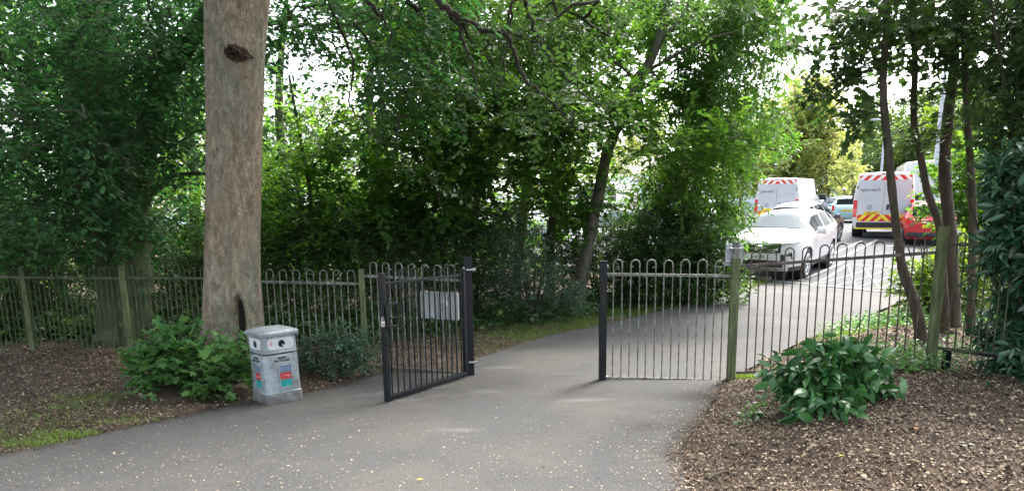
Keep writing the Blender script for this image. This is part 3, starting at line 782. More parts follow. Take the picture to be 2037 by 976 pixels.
# left run
XY = lambda px, py, Y: (at(px, py, Y).x, Y)
Lm = XY(-150, 715, 10.6); L0 = XY(68, 710, 9.85); L1 = XY(262, 712, 9.25); L2 = XY(480, 725, 8.9); L3 = XY(729, 735, 8.55)
fl = empty('railing_fence', (L0[0], L0[1], 0), 0, 'long hooped railing with green posts running behind the plane tree', 'fence')
fence_panel(fl, Lm, L0, 11, .07, .07, 1.06, 1.06, .13, M['galvgreen'])
fence_panel(fl, L0, L1, 9, .07, .06, 1.06, 1.06, .14, M['galvgreen'])
fence_panel(fl, L1, L2, 10, .06, .06, 1.07, 1.06, .14, M['galvgreen'])
fence_panel(fl, L2, L3, 9, .06, .06, 1.03, 1.0, .15, M['galv'])
for (p, zt, w_) in ((Lm, 1.16, .06), (L0, 1.19, .062), (L1, 1.22, .064), (L2, 1.2, .06), (L3, 1.17, .062)):
    post(p[0], p[1], 0, zt, w_, M['algae'], fl, rz=.15)
# short panel behind the open gate
G1 = XY(936, 747, 8.08)
fa = empty('railing_fence', (L3[0], L3[1], 0), 0, 'short pale steel hooped railing directly behind the open black gate', 'fence')
fence_panel(fa, (L3[0] + .03, L3[1] - .02), (G1[0] - .06, G1[1] + .03), 7, .05, .02, 1.09, 1.05, .16, M['galv'])
# gate post (left) with hinges
g = empty('gate_post', (G1[0], G1[1], 0), .12, 'black steel post carrying the hinges of the open gate', 'gate post')
mb = MB(); mb.box((0, 0, .55), (.085, .085, 1.5)); o = mb.build('post', M['black'], g, bevel=.004)
mb = MB(); mb.box((0, 0, 1.303), (.1, .1, .012)); mb.build('cap', M['black'], g, bevel=.003)
for z in (1.17, .16):
    mb = MB(); mb.cyl((-.02, -.045, z), (.085, -.045, z), .011, 10); mb.cyl((.055, -.045, z), (.075, -.045, z), .02, 6); mb.cyl((-.045, -.045, z - .03), (-.045, -.045, z + .03), .013, 10); mb.build('hinge_bolt', M['zinc'], g, smooth=40)
# gate leaf
hx, hy = G1[0] - .035, G1[1] - .12; E = at(768, 793, 6.78); ex, ey = E.x, E.y
Lg = math.hypot(ex - hx, ey - hy); ga = math.atan2(ey - hy, ex - hx)
gate = empty('metal_gate', (hx, hy, 0), ga, 'black hooped steel gate standing open with a padlock on its latch', 'gate')
zb0, zb1, zr = .045, .055, 1.13
mb = MB(); mb.box((Lg - .025, 0, .62), (.05, .05, 1.2)); mb.build('latch_stile', M['black'], gate, bevel=.004)
mb = MB(); mb.box((.02, 0, .62), (.04, .04, 1.14)); mb.build('hinge_stile', M['black'], gate, bevel=.004)
mb = MB(); mb.box(((Lg - .05) / 2 + .02, 0, .05), (Lg - .092, .045, .045)); mb.build('bottom_rail', M['black'], gate, bevel=.004)
mb = MB(); mb.box(((Lg - .05) / 2 + .02, 0, 1.12), (Lg - .092, .012, .028)); mb.build('top_rail', M['black'], gate, bevel=.003)
spg = (Lg - .1) / 7
for k in range(7):
    ob = hoop_mesh(spg, spg * .5, .06, 1.245, .0075).build('hooped_bar', M['black'], gate, smooth=40); ob.location = (.045 + spg * (k + .5), 0, 0)
# latch frame and padlock (square loop of flat bar beside the latch stile)
mb = MB(); lx = Lg - .05; s2 = .034
mb.box((lx - .07, s2, .93), (.16, .012, .022)); mb.box((lx - .07, s2, .72), (.16, .012, .022)); mb.box((lx - .139, s2, .825), (.022, .013, .19)); mb.box((lx - .07, s2, .80), (.12, .011, .018)); mb.box((lx + .005, s2, .825), (.06, .011, .2))
mb.build('latch', M['black'], gate, bevel=.003)
mb = MB(); mb.box((lx + .05, s2 + .012, .60), (.035, .03, .09)); mb.build('catch_block', M['black'], gate, bevel=.003)
pk = MB(); pk.box((Lg + .02, s2 - .01, .755), (.042, .022, .05)); pko = pk.build('padlock', M['zinc'], gate, bevel=.006)
sh = MB(); sh.tube([(Lg + .006, s2 - .01, .78), (Lg + .006, s2 - .01, .81), (Lg + .02, s2 - .01, .825), (Lg + .034, s2 - .01, .81), (Lg + .034, s2 - .01, .78)], .004, 8); sho = sh.build('shackle', M['zinc'], pko, smooth=40)

# right black post, panel, green post with a sign, right run
G2 = XY(1198, 757, 7.7); G3 = XY(1453, 758, 7.6); G4 = XY(1850, 735, 6.75)
g = empty('gate_post', (G2[0], G2[1], 0), 0, 'black steel post at the free end of the fixed pale railing', 'gate post')
mb = MB(); mb.box((0, 0, .52), (.075, .075, 1.46)); mb.build('post', M['black'], g, bevel=.003)
mb = MB(); mb.box((0, 0, 1.254), (.088, .088, .01)); mb.build('cap', M['black'], g, bevel=.003)
mb = MB(); mb.box((-.0, -.041, .86), (.018, .006, .1)); mb.build('latch_slot', M['blackplastic'], g, bevel=.002)
mb = MB(); mb.cyl((.03, 0, 1.12), (.06, 0, 1.12), .012, 8); mb.cyl((.03, 0, .04), (.06, 0, .04), .012, 8); mb.build('fixing_bolt', M['zinc'], g, smooth=40)
fr = empty('railing_fence', (G2[0], G2[1], 0), 0, 'pale steel hooped railing between black post and green signpost', 'fence')
fence_panel(fr, (G2[0] + .035, G2[1]), (G3[0] - .04, G3[1]), 7, .03, .0, 1.12, 1.09, .155, M['galv'], inset=.03)
fs_ = empty('railing_fence', (G3[0], G3[1], 0), 0, 'brown hooped railing in front of the car park, ending at green post', 'fence')
G4z = gz(*G4)
fence_panel(fs_, (G3[0] + .05, G3[1] - .02), (G4[0] - .04, G4[1] + .02), 10, .09, .3, 1.19, 1.33, .14, M['rust'], inset=.06)
po = post(G3[0], G3[1], 0, 1.27, .078, M['algae'], fs_)
mb = MB(); mb.cyl((0, 0, 1.24), (0, 0, 1.42), .036, 14); mb.cyl((0, 0, 1.415), (0, 0, 1.43), .04, 14); o = mb.build('post_sleeve', M['galv'], fs_, smooth=40); o.location = (0, 0, 0)
po = post(G4[0], G4[1], .2, 1.56, .07, M['algae'], fs_, rz=.2)
# far right piece with black foot
G5 = XY(2010, 735, 6.2)
f5 = empty('railing_fence', (G4[0], G4[1], 0), 0, 'raised end of railing with a black foot beside the rhododendron', 'fence')
fence_panel(f5, (G4[0] + .05, G4[1]), (G5[0], G5[1]), 4, .46, .47, 1.4, 1.41, .1, M['galvgreen'])
f5x = G4[0] + .09
mb = MB(); mb.box((0, 0, 0), (.062, .05, .26)); o = mb.build('foot', M['black'], f5, bevel=.003); o.location = (.13, -.02, .315)
mb = MB(); A = Vector((.1, -.02, .452)); Bq = Vector((G5[0] - G4[0], G5[1] - G4[1], .455)); dd = (Bq - A).normalized(); s_ = Vector((-dd.y, dd.x, 0)).normalized() * .025; u_ = Vector((0, 0, .012))
mb.loft([[A + s_ + u_, A - s_ + u_, A - s_ - u_, A + s_ - u_], [Bq + s_ + u_, Bq - s_ + u_, Bq - s_ - u_, Bq + s_ - u_]]); mb.build('foot_plate', M['black'], f5, bevel=.002)

# two-sided sign on the green post (seen from behind)
sg = empty('post_sign', (G3[0], G3[1] + .06, 1.2), -.18, 'small grey sign plate fixed behind the green post, seen from the back', 'sign')
mb = MB(); mb.box((0, .02, .1), (.175, .012, .22)); mb.build('sign_plate', M['lampgrey'], sg, bevel=.004)
mb = MB(); mb.box((0, .004, .17), (.165, .016, .022)); mb.box((0, .004, .04), (.165, .016, .022)); mb.build('channel', M['zinc'], sg, bevel=.003)
mb = MB(); mb.box((0, -.05, .17), (.1, .11, .012)); mb.build('clamp', M['zinc'], sg, bevel=.002)

# notice board fixed to the railing behind the gate
nb0 = at(835, 608, 8.43); nb1 = at(906, 608, 8.19); c = (nb0 + nb1) / 2; na = math.atan2(nb1.y - nb0.y, nb1.x - nb0.x); nw = (nb1 - nb0).length
nb = empty('notice_board', (c.x + .02, c.y + .035, c.z), na, 'small blank pale grey notice board fixed behind the short railing', 'notice board')
M['board'] = plain('faded_board', (.42, .45, .46), .4, 0, .12, 5)
M['paper'] = plain('faded_paper', (.66, .7, .68), .8)
mb = MB(); mb.box((0, .02, 0), (nw, .03, .30)); mb.build('backing', M['board'], nb, bevel=.003)
mb = MB()
for a, b_ in (((0, -.003, .146), (nw + .01, .022, .016)), ((0, -.003, -.146), (nw + .01, .022, .016)), ((-nw / 2, -.003, 0), (.016, .022, .276)), ((nw / 2, -.003, 0), (.016, .022, .276)), ((-.02, -.003, 0), (.012, .02, .276))): mb.box(a, b_)
mb.build('board_frame', M['lampgrey'], nb, bevel=.003)
for (x, z, w_, h_) in ((.045, .06, .04, .05), (.095, .03, .05, .06), (-.12, -.11, .07, .04)):
    mb = MB(); mb.box((x, .003, z), (w_, .003, h_)); mb.build('paper_notice', M['paper'], nb)
for (x, z) in ((-.12, .12), (.12, .12), (-.12, -.12), (.12, -.12)):
    mb = MB(); mb.box((x, -.014, z), (.03, .004, .018)); mb.build('clip', M['zinc'], nb)

# ------------------------------------------------------------------ recycling bin
def bin_metal():
    m, nt, b, _ = newmat('dull_aluminium')
    n = noise(nt, 9, 6, .65); n2 = noise(nt, 3.0, 4); tc = nt.nodes.new('ShaderNodeTexCoord'); sp = nt.nodes.new('ShaderNodeSeparateXYZ'); nt.links.new(tc.outputs['Object'], sp.inputs[0])
    c = ramp(nt, [(.3, (.2, .225, .24)), (.5, (.36, .41, .44)), (.7, (.5, .56, .6))], n)
    c = mix(nt, ramp(nt, [(.45, (0, 0, 0)), (.7, (.6, .6, .6))], n2), c, (.17, .17, .165))
    nt.links.new(c, b.inputs['Base Color']); b.inputs['Roughness'].default_value = .42; b.inputs['Metallic'].default_value = .35; bump(nt, b, n, .15, .004); return m
M['bin'] = bin_metal()
M['binpanel'] = plain('white_sticker_panel', (.6, .64, .64), .5, 0, .12, 14)
M['grime'] = plain('grimy_base_metal', (.2, .2, .195), .6, .2, .5, 14)
M['posterblue'] = plain('poster_grey_blue', (.16, .22, .32), .35, 0, .3, 25)
M['posterred'] = plain('poster_red', (.5, .05, .05), .35, 0, .12, 20)
M['posterteal'] = plain('poster_teal', (.02, .32, .3), .35, 0, .3, 25)
M['pink'] = plain('pink_sticker', (.6, .3, .3), .5)
cb = at(534, 810, 6.74); s = .365; ba = R(42)
ctr = Vector((cb.x, cb.y, 0)) + Vector((math.cos(ba), math.sin(ba), 0)) * s / 2 + Vector((-math.sin(ba), math.cos(ba), 0)) * s / 2
bz = gz(ctr.x, ctr.y) + .01
bn = empty('recycling_bin', (ctr.x, ctr.y, bz), ba, 'dull silver mixed recycling bin leaning beside the plane tree', 'bin')
bn.rotation_euler = (0, R(-1.2), ba)
def octring(h, z, ch=.032):
    a = h - ch; return [(-a, -h, z), (a, -h, z), (h, -a, z), (h, a, z), (a, h, z), (-a, h, z), (-h, a, z), (-h, -a, z)]
mb = MB(); mb.loft([octring(.184, 0), octring(.186, .005), octring(.186, .082), octring(.180, .09)]); mb.build('base', M['grime'], bn, smooth=30)
mb = MB(); mb.loft([octring(.179, .0915), octring(.183, .095), octring(.183, .103), octring(.176, .109), octring(.172, .462), octring(.166, .466)]); bd = mb.build('body', M['bin'], bn, smooth=30)
mb = MB(); mb.loft([octring(.16, .4665), octring(.16, .476)]); mb.build('groove', M['blackplastic'], bn)
mb = MB(); mb.loft([octring(.168, .4765), octring(.173, .48), octring(.173, .49), octring(.17, .494), octring(.17, .636)]); mb.build('hood', M['bin'], bn, smooth=30)
mb = MB(); mb.loft([octring(.178, .6365, .03), octring(.196, .645, .04), octring(.2, .672, .045), octring(.193, .682, .045), octring(.14, .702, .035), octring(.125, .699, .03), octring(.05, .712, .012)]); mb.build('lid', M['bin'], bn, smooth=30)
for fr_, ang in (('front', 0), ('side', -math.pi / 2), ('back', math.pi), ('off', math.pi / 2)):
    Rz = Matrix.Rotation(ang, 3, 'Z')
    def T(p): return Rz @ Vector(p)
    # hood panel with a round hole
    n = 28; r_ = .031; w2, h2, zc = .125, .052, .566; cx = .01; outer = []; inner = []
    for k in range(n):
        t = 2 * math.pi * k / n; cxx, szz = math.cos(t), math.sin(t)
        kx = w2 / max(abs(cxx), 1e-6); kz = h2 / max(abs(szz), 1e-6); q = min(kx, kz)
        outer.append(T((cxx * q, -.1745, zc + szz * q))); inner.append(T((cx + cxx * r_, -.1745, zc + szz * r_)))
    mb = MB(); mb.add(outer + inner + [p + T((0, .004, 0)) for p in outer], [(k, (k + 1) % n, n + (k + 1) % n, n + k) for k in range(n)] + [(k, 2 * n + k, 2 * n + (k + 1) % n, (k + 1) % n) for k in range(n)])
    mb.build('hole_panel', M['binpanel'], bn)
    mb = MB(); disc = [T((cx + r_ * math.cos(2 * math.pi * k / n), -.1715, zc + r_ * math.sin(2 * math.pi * k / n))) for k in range(n)]; mb.add(disc, [tuple(range(n))]); mb.build('bin_opening', M['hollow'], bn)  # flat dark disc painted as the shaded inside of the hole
    mb = MB(); mb.tube([T((cx + (r_ + .003) * math.cos(2 * math.pi * k / n), -.1755, zc + (r_ + .003) * math.sin(2 * math.pi * k / n))) for k in range(n + 1)], .0035, 6, cap=False); mb.build('opening_rim', M['bin'], bn, smooth=40)
    # caption plate
    lean = -.012
    mb = MB()
    for a, b_ in (((0, -.1755, .447), (.17, .005, .004)), ((0, -.1765, .388), (.17, .005, .004)), ((-.085, -.176, .4175), (.004, .005, .055)), ((.085, -.176, .4175), (.004, .005, .055))): mb.box(T(a), [abs(v) for v in T(b_)])
    mb.build('caption_frame', M['binpanel'], bn)
    rot = Matrix.Rotation(ang, 4, 'Z') @ Matrix.Rotation(math.pi / 2, 4, 'X')
    text('MIXED\nRECYCLING', .028, M['letterblack'], bn, T((0, -.1765, .4172)), rot.to_euler(), sx=1.0, bold=.0006)
    # poster with frame
    for z0, z1, mt in ((.29, .355, 'posterblue'), (.225, .29, 'posterred'), (.155, .225, 'posterteal')):
        mb = MB(); mb.box(T((.02, -.1775, (z0 + z1) / 2)), [abs(v) for v in T((.108, .006, z1 - z0 - .001))]); mb.build('poster', M[mt], bn)
    mb = MB(); mb.box(T((.042, -.1813, .258)), [abs(v) for v in T((.042, .0016, .005))]); mb.box(T((-.005, -.1813, .258)), [abs(v) for v in T((.003, .0016, .03))]); mb.build('poster_mark', M['paper'], bn)
    mb = MB()
    for a, b_ in (((.02, -.179, .362), (.135, .01, .012)), ((.02, -.1795, .148), (.135, .01, .012)), ((-.042, -.179, .255), (.012, .009, .202)), ((.082, -.179, .255), (.012, .009, .202))): mb.box(T(a), [abs(v) for v in T(b_)])
    mb.build('poster_frame', M['bin'], bn, bevel=.002)
mb = MB(); mb.box((-.095, -.176, .575), (.028, .002, .04), Matrix.Rotation(.3, 3, 'Y')); mb.build('pink_sticker', M['pink'], bn)
mb = MB(); mb.tube([(.015, -.171, .555), (.028, -.19, .545), (.036, -.186, .542)], [.004, .006, .004], 6); mb.build('litter_scrap', M['paper'], bn)

# ------------------------------------------------------------------ the plane tree
def plane_tree():
    pc = [(463, 775, 1.0), (464, 740, .5), (463, 690, .395), (462, 640, .335), (462, 560, .308), (463, 460, .295), (465, 350, .29), (468, 230, .292), (470, 120, .3), (473, 30, .325), (476, -60, .335)]
    rings = []; cen = []
    for (px, py, r_) in pc:
        p = at(px, py, 7.9); cen.append((p, r_ * .93))
    base = cen[0][0]; pts, rad = catmull([c for c, _ in cen], [r for _, r in cen], 10)
    # main limbs above the frame
    root = empty('plane_tree', (float(base.x), float(base.y), 0), 0, 'thick flaking-bark tree trunk with a hollow base beside the bin', 'tree')
    o = np.array(root.location); n = 72; V = []; F_ = []
    hol = at(474, 640, 7.64)
    nzz = RNG.normal(size=(6,))
    for i, (p, r_) in enumerate(zip(pts, rad)):
        for k in range(n):
            t = 2 * math.pi * k / n; z = p[2]
            rr = r_ * (1 + .035 * math.sin(3 * t + z * 1.1) + .02 * math.sin(7 * t + 2.3 * z) + .012 * math.sin(11 * t - 4 * z + math.sin(z * 6)))
            if z < .7: rr *= 1 + .10 * max(0, math.sin(5 * t + 1.2)) * (.7 - max(z, 0)) / .7
            x = p[0] + rr * math.cos(t); y = p[1] + rr * math.sin(t)
            # hollow cleft on the camera side
            if y < p[1]:
                dx = (x - (hol.x + .02 * (z - .7))); hw = .03 * math.sqrt(max(0, 1 - ((z - .55) / .42) ** 2)) + .004
                q = math.exp(-(dx / (hw * 1.25)) ** 2) if z < 1.0 else 0
                y += .2 * q * (1 - float(ss(z, .85, .99)))
                # lips
                q2 = math.exp(-((abs(dx) - hw * 2.2) / .03) ** 2) * (1 - float(ss(z, .9, 1.3))); y -= .018 * q2
                # wound burr
                wp = at(468, 104, 7.62); e = ((x - wp.x) / .15) ** 2 + ((z - wp.z) / .085) ** 2; y -= .06 * math.exp(-e) + .03 * math.exp(-(((x - wp.x) / .1) ** 2 + ((z - wp.z + .14) / .1) ** 2))
            V.append((x - o[0], y - o[1], z - o[2]))
    m_ = len(pts)
    for i in range(m_ - 1):
        for k in range(n): F_.append((i * n + k, i * n + (k + 1) % n, (i + 1) * n + (k + 1) % n, (i + 1) * n + k))
    mb = MB(); mb.add(V, F_); mb.build('trunk', M['plane'], root, smooth=180)
    # torn dark wound
    wp = at(467, 104, 7.56); mb = MB(); vs2 = []; fs2 = []
    a0 = Vector((wp.x, 7.9 - .36, at(468, 104, 7.55).z)); nn = 26; mm = 12
    for j in range(mm):
        for i in range(nn):
            u = i / (nn - 1) * 2 - 1; v = j / (mm - 1) * 2 - 1
            e = max(0, 1 - u * u - v * v * .9)
            vs2.append((a0.x + u * .15 - o[0], a0.y + .06 * u * u + .07 - .085 * math.sqrt(e) * (1 + .5 * RNG.normal() * .5) - o[1], a0.z + v * .075 - .02 * u + RNG.normal() * .004 - o[2]))
    for j in range(mm - 1):
        for i in range(nn - 1):
            u = (i + .5) / (nn - 1) * 2 - 1; v = (j + .5) / (mm - 1) * 2 - 1
            if u * u * (1 + .25 * math.sin(5 * v)) + v * v < .85 + .12 * math.sin(7 * u + 3 * v): fs2.append((j * nn + i, j * nn + i + 1, (j + 1) * nn + i + 1, (j + 1) * nn + i))
    mb.add(vs2, fs2); mb.build('bark_wound', M['wounddark'], root)
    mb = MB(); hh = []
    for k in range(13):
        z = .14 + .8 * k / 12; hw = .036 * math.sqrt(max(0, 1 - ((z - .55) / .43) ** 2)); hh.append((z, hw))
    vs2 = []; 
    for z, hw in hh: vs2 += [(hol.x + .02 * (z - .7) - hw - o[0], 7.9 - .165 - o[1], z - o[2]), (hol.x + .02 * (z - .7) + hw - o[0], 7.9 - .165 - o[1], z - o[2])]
    mb.add(vs2, [(2 * i, 2 * i + 1, 2 * i + 3, 2 * i + 2) for i in range(12)]); mb.build('hollow', M['hollow'], root)  # dark sheet painted for the shade deep in the cleft
    top = Vector(pts[-1]); st = [catmull([top - Vector((0, 0, .1)), top + Vector((-1.2, -.4, 1.2)), top + Vector((-2.2, -1.5, 3.5))], [.26, .18, .1], 6),
                                catmull([top - Vector((0, 0, .1)), top + Vector((.9, -.8, 1.3)), top + Vector((2.0, -2.5, 3.2))], [.26, .18, .1], 6),
                                catmull([top - Vector((0, 0, .1)), top + Vector((.1, .6, 1.8)), top + Vector((.6, 1.8, 4.2))], [.28, .2, .1], 6)]
    blobs = [(-3, 5, 9, 5, 4.5, 1.6, 130), (1.5, 3.5, 8.6, 3.6, 4, 1.4, 95), (-2.5, 9, 9.5, 4, 3, 1.5, 35), (-6, 1, 9, 3, 3, 1.5, 45), (2.5, -1, 9, 3.5, 3, 1.5, 40), (-1.5, -1.5, 9.5, 3.5, 3, 1.5, 40)]
    C, Dr, tb = grow(st, blobs, rmin=.008, attach_from=.3)
    P, D, U, S, tw = sprays(C, Dr, 9, .9, 12, .1, .8, .3, .17)
    tubes_mesh('branches', [(a - o, b) for a, b in st + tb], 6, M['plane'], root)
    leafmesh('crown', P - o, D, U, S, 'maple', M['overhead'], root)
plane_tree()
# ------------------------------------------------------------------ trees
def P3(px, py, Y): p = at(px, py, Y); return (p.x, p.y, p.z)
def stem(pts, rad): return ([P3(*p) for p in pts], rad)

# beech on the left
make_tree('beech_tree', 'broad dark beech tree with forked trunk behind the left railing', 'tree',
    [stem([(250, 740, 10.6), (248, 690, 10.6), (248, 600, 10.6), (245, 500, 10.6), (235, 400, 10.6), (205, 260, 10.6), (180, 120, 10.7), (165, -60, 10.8), (150, -300, 11)], [.52, .4, .35, .38, .4, .37, .36, .33, .2]),
     stem([(262, 470, 10.5), (275, 380, 10.4), (300, 240, 10.3), (350, 120, 10.2), (420, 20, 10.0), (520, -120, 9.8)], [.2, .17, .15, .13, .12, .09]),
     stem([(290, 395, 10.4), (330, 355, 10.2), (380, 345, 10), (430, 347, 9.9)], [.05, .035, .025, .015])],
    [B(60, 130, 8.6, 1.7, 1.3, .7, 50), B(50, 260, 8.0, 1.2, 1.0, .35, 34), B(200, 300, 8.6, 1.1, 1.0, .3, 30), B(350, 265, 9.2, .9, .7, .25, 20), B(60, 400, 9.3, 1.6, 1.2, .5, 40), B(240, 390, 9.6, 1.1, .8, .35, 12),
     B(80, 470, 10, 1.6, 1.0, .4, 36), B(330, 90, 9.6, 1.1, 1.0, .6, 36), B(330, 200, 10.2, 1.2, 1.0, .5, 26), B(200, 40, 9.4, 1.8, 1.4, .7, 44), B(10, 10, 9.5, 2, 1.8, 1.0, 45), B(250, 100, 12.4, 2.4, 1.2, 1.5, 95), B(100, 330, 12.5, 2.6, 1.2, 1.6, 95), B(310, 440, 10.5, .6, .6, .3, 8),
     B(620, 60, 9.6, 1.2, .9, .22, 20), B(760, 150, 9.4, .9, .9, .3, 20), B(660, -10, 9, 1.4, 1.2, .35, 24),
     B(100, -250, 9, 4, 3.5, 1.5, 90), B(400, -350, 9, 4.5, 4, 1.5, 90), B(-300, 100, 9.5, 2.5, 2.5, 2.5, 60)],
    M['beech'], 'oval', M['beechbark'], per=5, L=.8, nleaf=19, droop=.16, flat=.93, lj=.2, spread=.16, lsize=.085, sides=20, attach=.45)
# one spray of large pale leaves close to the lens, on a low limb of the same tree, is covered by the front blobs

# mid-left trees behind the railing
make_tree('sycamore_tree', 'dark slender tree with upright stem behind the railing left of gate', 'tree',
    [stem([(752, 640, 14.5), (752, 540, 14.5), (755, 430, 14.5), (752, 320, 14.5), (760, 200, 14.6), (742, 60, 14.7), (750, -120, 15)], [.1, .085, .08, .07, .06, .045, .03])],
    [B(600, 300, 13.5, 1.3, 1.2, .25, 18), B(560, 410, 14, 1.2, 1.2, .6, 34), B(700, 420, 13.5, 1.6, 1.2, .7, 50), B(820, 300, 14, 1.3, 1.2, .7, 45), B(840, 420, 14, 1.2, 1.0, .7, 40), B(760, 60, 13, 1.1, 1.5, .5, 22), B(870, 130, 14, 1.3, 1.3, .8, 44)],
    M['maple'], 'maple', M['greybark'], per=5, L=.8, nleaf=19, droop=.16, flat=.93, lj=.2, spread=.15, lsize=.11)
make_tree('young_beech_tree', 'small leafy tree between the big trunk and the dark slender stem', 'tree',
    [stem([(610, 640, 13), (612, 520, 13), (618, 400, 13), (600, 290, 13), (575, 150, 13)], [.06, .05, .04, .03, .02])],
    [B(560, 300, 12.6, .9, .8, .4, 24), B(600, 420, 12.6, 1.2, 1, .6, 40), B(710, 260, 12.4, .8, 1.0, .2, 12), B(560, 480, 12.2, 1.0, .8, .4, 26)],
    M['maple'], 'oval', M['bark'], per=5, L=.8, nleaf=19, droop=.16, flat=.93, lj=.2, spread=.14, lsize=.085)
make_tree('birch_tree', 'thin pale-barked leaning tree just right of the left gate post', 'tree',
    [stem([(938, 640, 13.5), (940, 540, 13.5), (945, 430, 13.5), (958, 320, 13.5), (985, 230, 13.5), (975, 120, 13.6), (1000, -20, 13.8), (1010, -200, 14)], [.06, .055, .05, .045, .04, .035, .03, .02])],
    [B(900, 230, 13.2, 1.2, 1.1, .5, 34), B(940, 340, 13, 1.1, 1.0, .45, 30), B(1000, 60, 13.2, 1.3, 1.3, .7, 40), B(1060, 210, 13, 1.0, 1.0, .5, 28), B(900, 40, 12.5, 1.2, 1.2, .5, 26), B(890, 430, 13, .9, .8, .4, 16)],
    M['maple'], 'maple', M['birchbark'], per=5, L=.8, nleaf=19, droop=.16, flat=.93, lj=.2, spread=.14, lsize=.095)
make_tree('sycamore_tree', 'pale mottled stem leaning right, second tree right of gate post', 'tree',
    [stem([(1025, 600, 16), (1035, 470, 16), (1048, 380, 16), (1075, 300, 16), (1110, 200, 16.1), (1130, 60, 16.2), (1140, -100, 16.4)], [.13, .12, .11, .1, .08, .06, .04])],
    [B(1020, 300, 15.5, 1.3, 1.2, .5, 28), B(1100, 110, 15.5, 1.5, 1.3, .9, 48), B(1180, 40, 15.5, 1.4, 1.2, .8, 40), B(980, 150, 15.8, 1.2, 1.2, .7, 30), B(1060, 400, 16, 1.1, 1.0, .35, 14)],
    M['maple'], 'maple', M['birchbark'], per=5, L=.8, nleaf=19, droop=.16, flat=.93, lj=.2, spread=.15, lsize=.11)
make_tree('sycamore_tree', 'straight slender stem with dark base in the middle of the hedge', 'tree',
    [stem([(1094, 600, 15), (1096, 470, 15), (1104, 400, 15), (1112, 300, 15), (1120, 180, 15.1), (1100, 40, 15.2)], [.1, .095, .085, .08, .06, .04])],
    [B(1090, 250, 14.6, 1.1, 1.0, .45, 26), B(1180, 180, 14.6, .9, .9, .4, 18), B(1130, 380, 14.8, 1.1, 1.0, .35, 20)],
    M['maple'], 'maple', M['greybark'], per=5, L=.8, nleaf=19, droop=.16, flat=.93, lj=.2, spread=.14, lsize=.1)
make_tree('maple_tree', 'brown-barked maple leaning right over the path beyond the gate', 'tree',
    [stem([(1147, 622, 14.0), (1155, 570, 14), (1168, 500, 14), (1182, 430, 14), (1198, 350, 13.9), (1212, 290, 13.8), (1238, 230, 13.7), (1262, 165, 13.6), (1292, 125, 13.5), (1315, 60, 13.4), (1330, -20, 13.3), (1345, -160, 13.2)], [0.156, 0.121, 0.109, 0.105, 0.101, 0.094, 0.094, 0.086, 0.078, 0.070, 0.062, 0.039]),
     stem([(1270, 150, 13.6), (1330, 118, 13.3), (1395, 82, 13), (1470, 62, 12.8)], [0.039, 0.031, 0.023, 0.012]),
     stem([(1300, 90, 13.5), (1345, 50, 13.3), (1378, -5, 13.2)], [0.047, 0.039, 0.031])],
    [B(1200, 225, 12.9, 1.6, 1.0, .14, 36), B(1060, 235, 12.6, 1.0, 1.0, .2, 22), B(1390, 290, 12.9, 1.0, 1.0, .2, 22), B(1200, 20, 14.2, 1.5, 1.2, .4, 40), B(1060, 60, 13.6, 1.2, 1.2, .5, 30), B(1430, 30, 14.4, 1.3, 1.1, .5, 40), B(1350, 170, 14.4, 1.1, .9, .4, 24), B(1120, 320, 14.8, .9, .8, .2, 14), B(1110, 400, 14.2, .9, .8, .2, 14)],
    M['maple'], 'maple', M['greybark'], per=5, L=.8, nleaf=19, droop=.16, flat=.93, lj=.2, spread=.13, lsize=.1)
# overhanging limbs of a tree beyond the top of the frame
make_tree('overhanging_tree', 'dark arching limbs hanging in from the top centre of the view', 'tree',
    [stem([(700, -330, 8.6), (790, -120, 8.6), (850, -30, 8.6), (905, 30, 8.6), (960, 58, 8.6), (1010, 75, 8.6), (1040, 150, 8.7), (1110, 215, 8.8), (1150, 260, 8.9)], [0.1092, 0.0702, 0.0429, 0.0374, 0.0312, 0.0250, 0.0187, 0.0125, 0.0062]),
     stem([(905, 30, 8.6), (925, 90, 8.6), (943, 150, 8.7), (948, 200, 8.7)], [0.0218, 0.0172, 0.0109, 0.0055]),
     stem([(700, -330, 8.6), (690, -100, 8.6), (728, 0, 8.7), (775, 60, 8.7), (772, 100, 8.7)], [0.0780, 0.0390, 0.0273, 0.0156, 0.0078]), stem([(700, -330, 8.6), (640, -60, 9), (700, 120, 9), (695, 200, 9), (740, 260, 9), (810, 310, 9.1)], [0.0624, 0.0234, 0.0140, 0.0109, 0.0078, 0.0039]), stem([(1010, 75, 8.6), (1020, 0, 8.6), (1005, 120, 8.7), (990, 200, 8.7)], [0.0156, 0.0140, 0.0094, 0.0047]),
     stem([(700, -330, 8.6), (900, -200, 8.6), (1010, -60, 8.6), (1050, 20, 8.7), (1080, 90, 8.7), (1135, 165, 8.8), (1200, 215, 8.9)], [0.0780, 0.0546, 0.0312, 0.0234, 0.0172, 0.0109, 0.0047])],
    [B(1110, 215, 9.0, .5, .5, .2, 7), B(1190, 215, 9.1, .5, .5, .2, 7), B(800, 300, 9.3, .4, .5, .2, 5), B(945, 190, 9.0, .3, .3, .15, 4), B(880, 30, 10.4, 1.0, .8, .3, 22), B(1010, 100, 10.7, .9, .8, .3, 20), B(1120, 60, 10.7, .9, .9, .35, 20), B(760, 50, 10.9, .9, .8, .3, 16), B(820, 180, 10.9, .6, .6, .2, 8), B(700, -130, 10.1, 2, 2, .8, 30), B(1000, -150, 10.1, 2, 2, .8, 30), B(1250, -60, 10.6, 1.6, 1.5, .5, 26)],
    M['mapledark'], 'oval', M['darklimb'], per=5, L=.8, nleaf=19, droop=.16, flat=.93, lj=.2, spread=.15, lsize=.08, attach=.2, jit=.014)
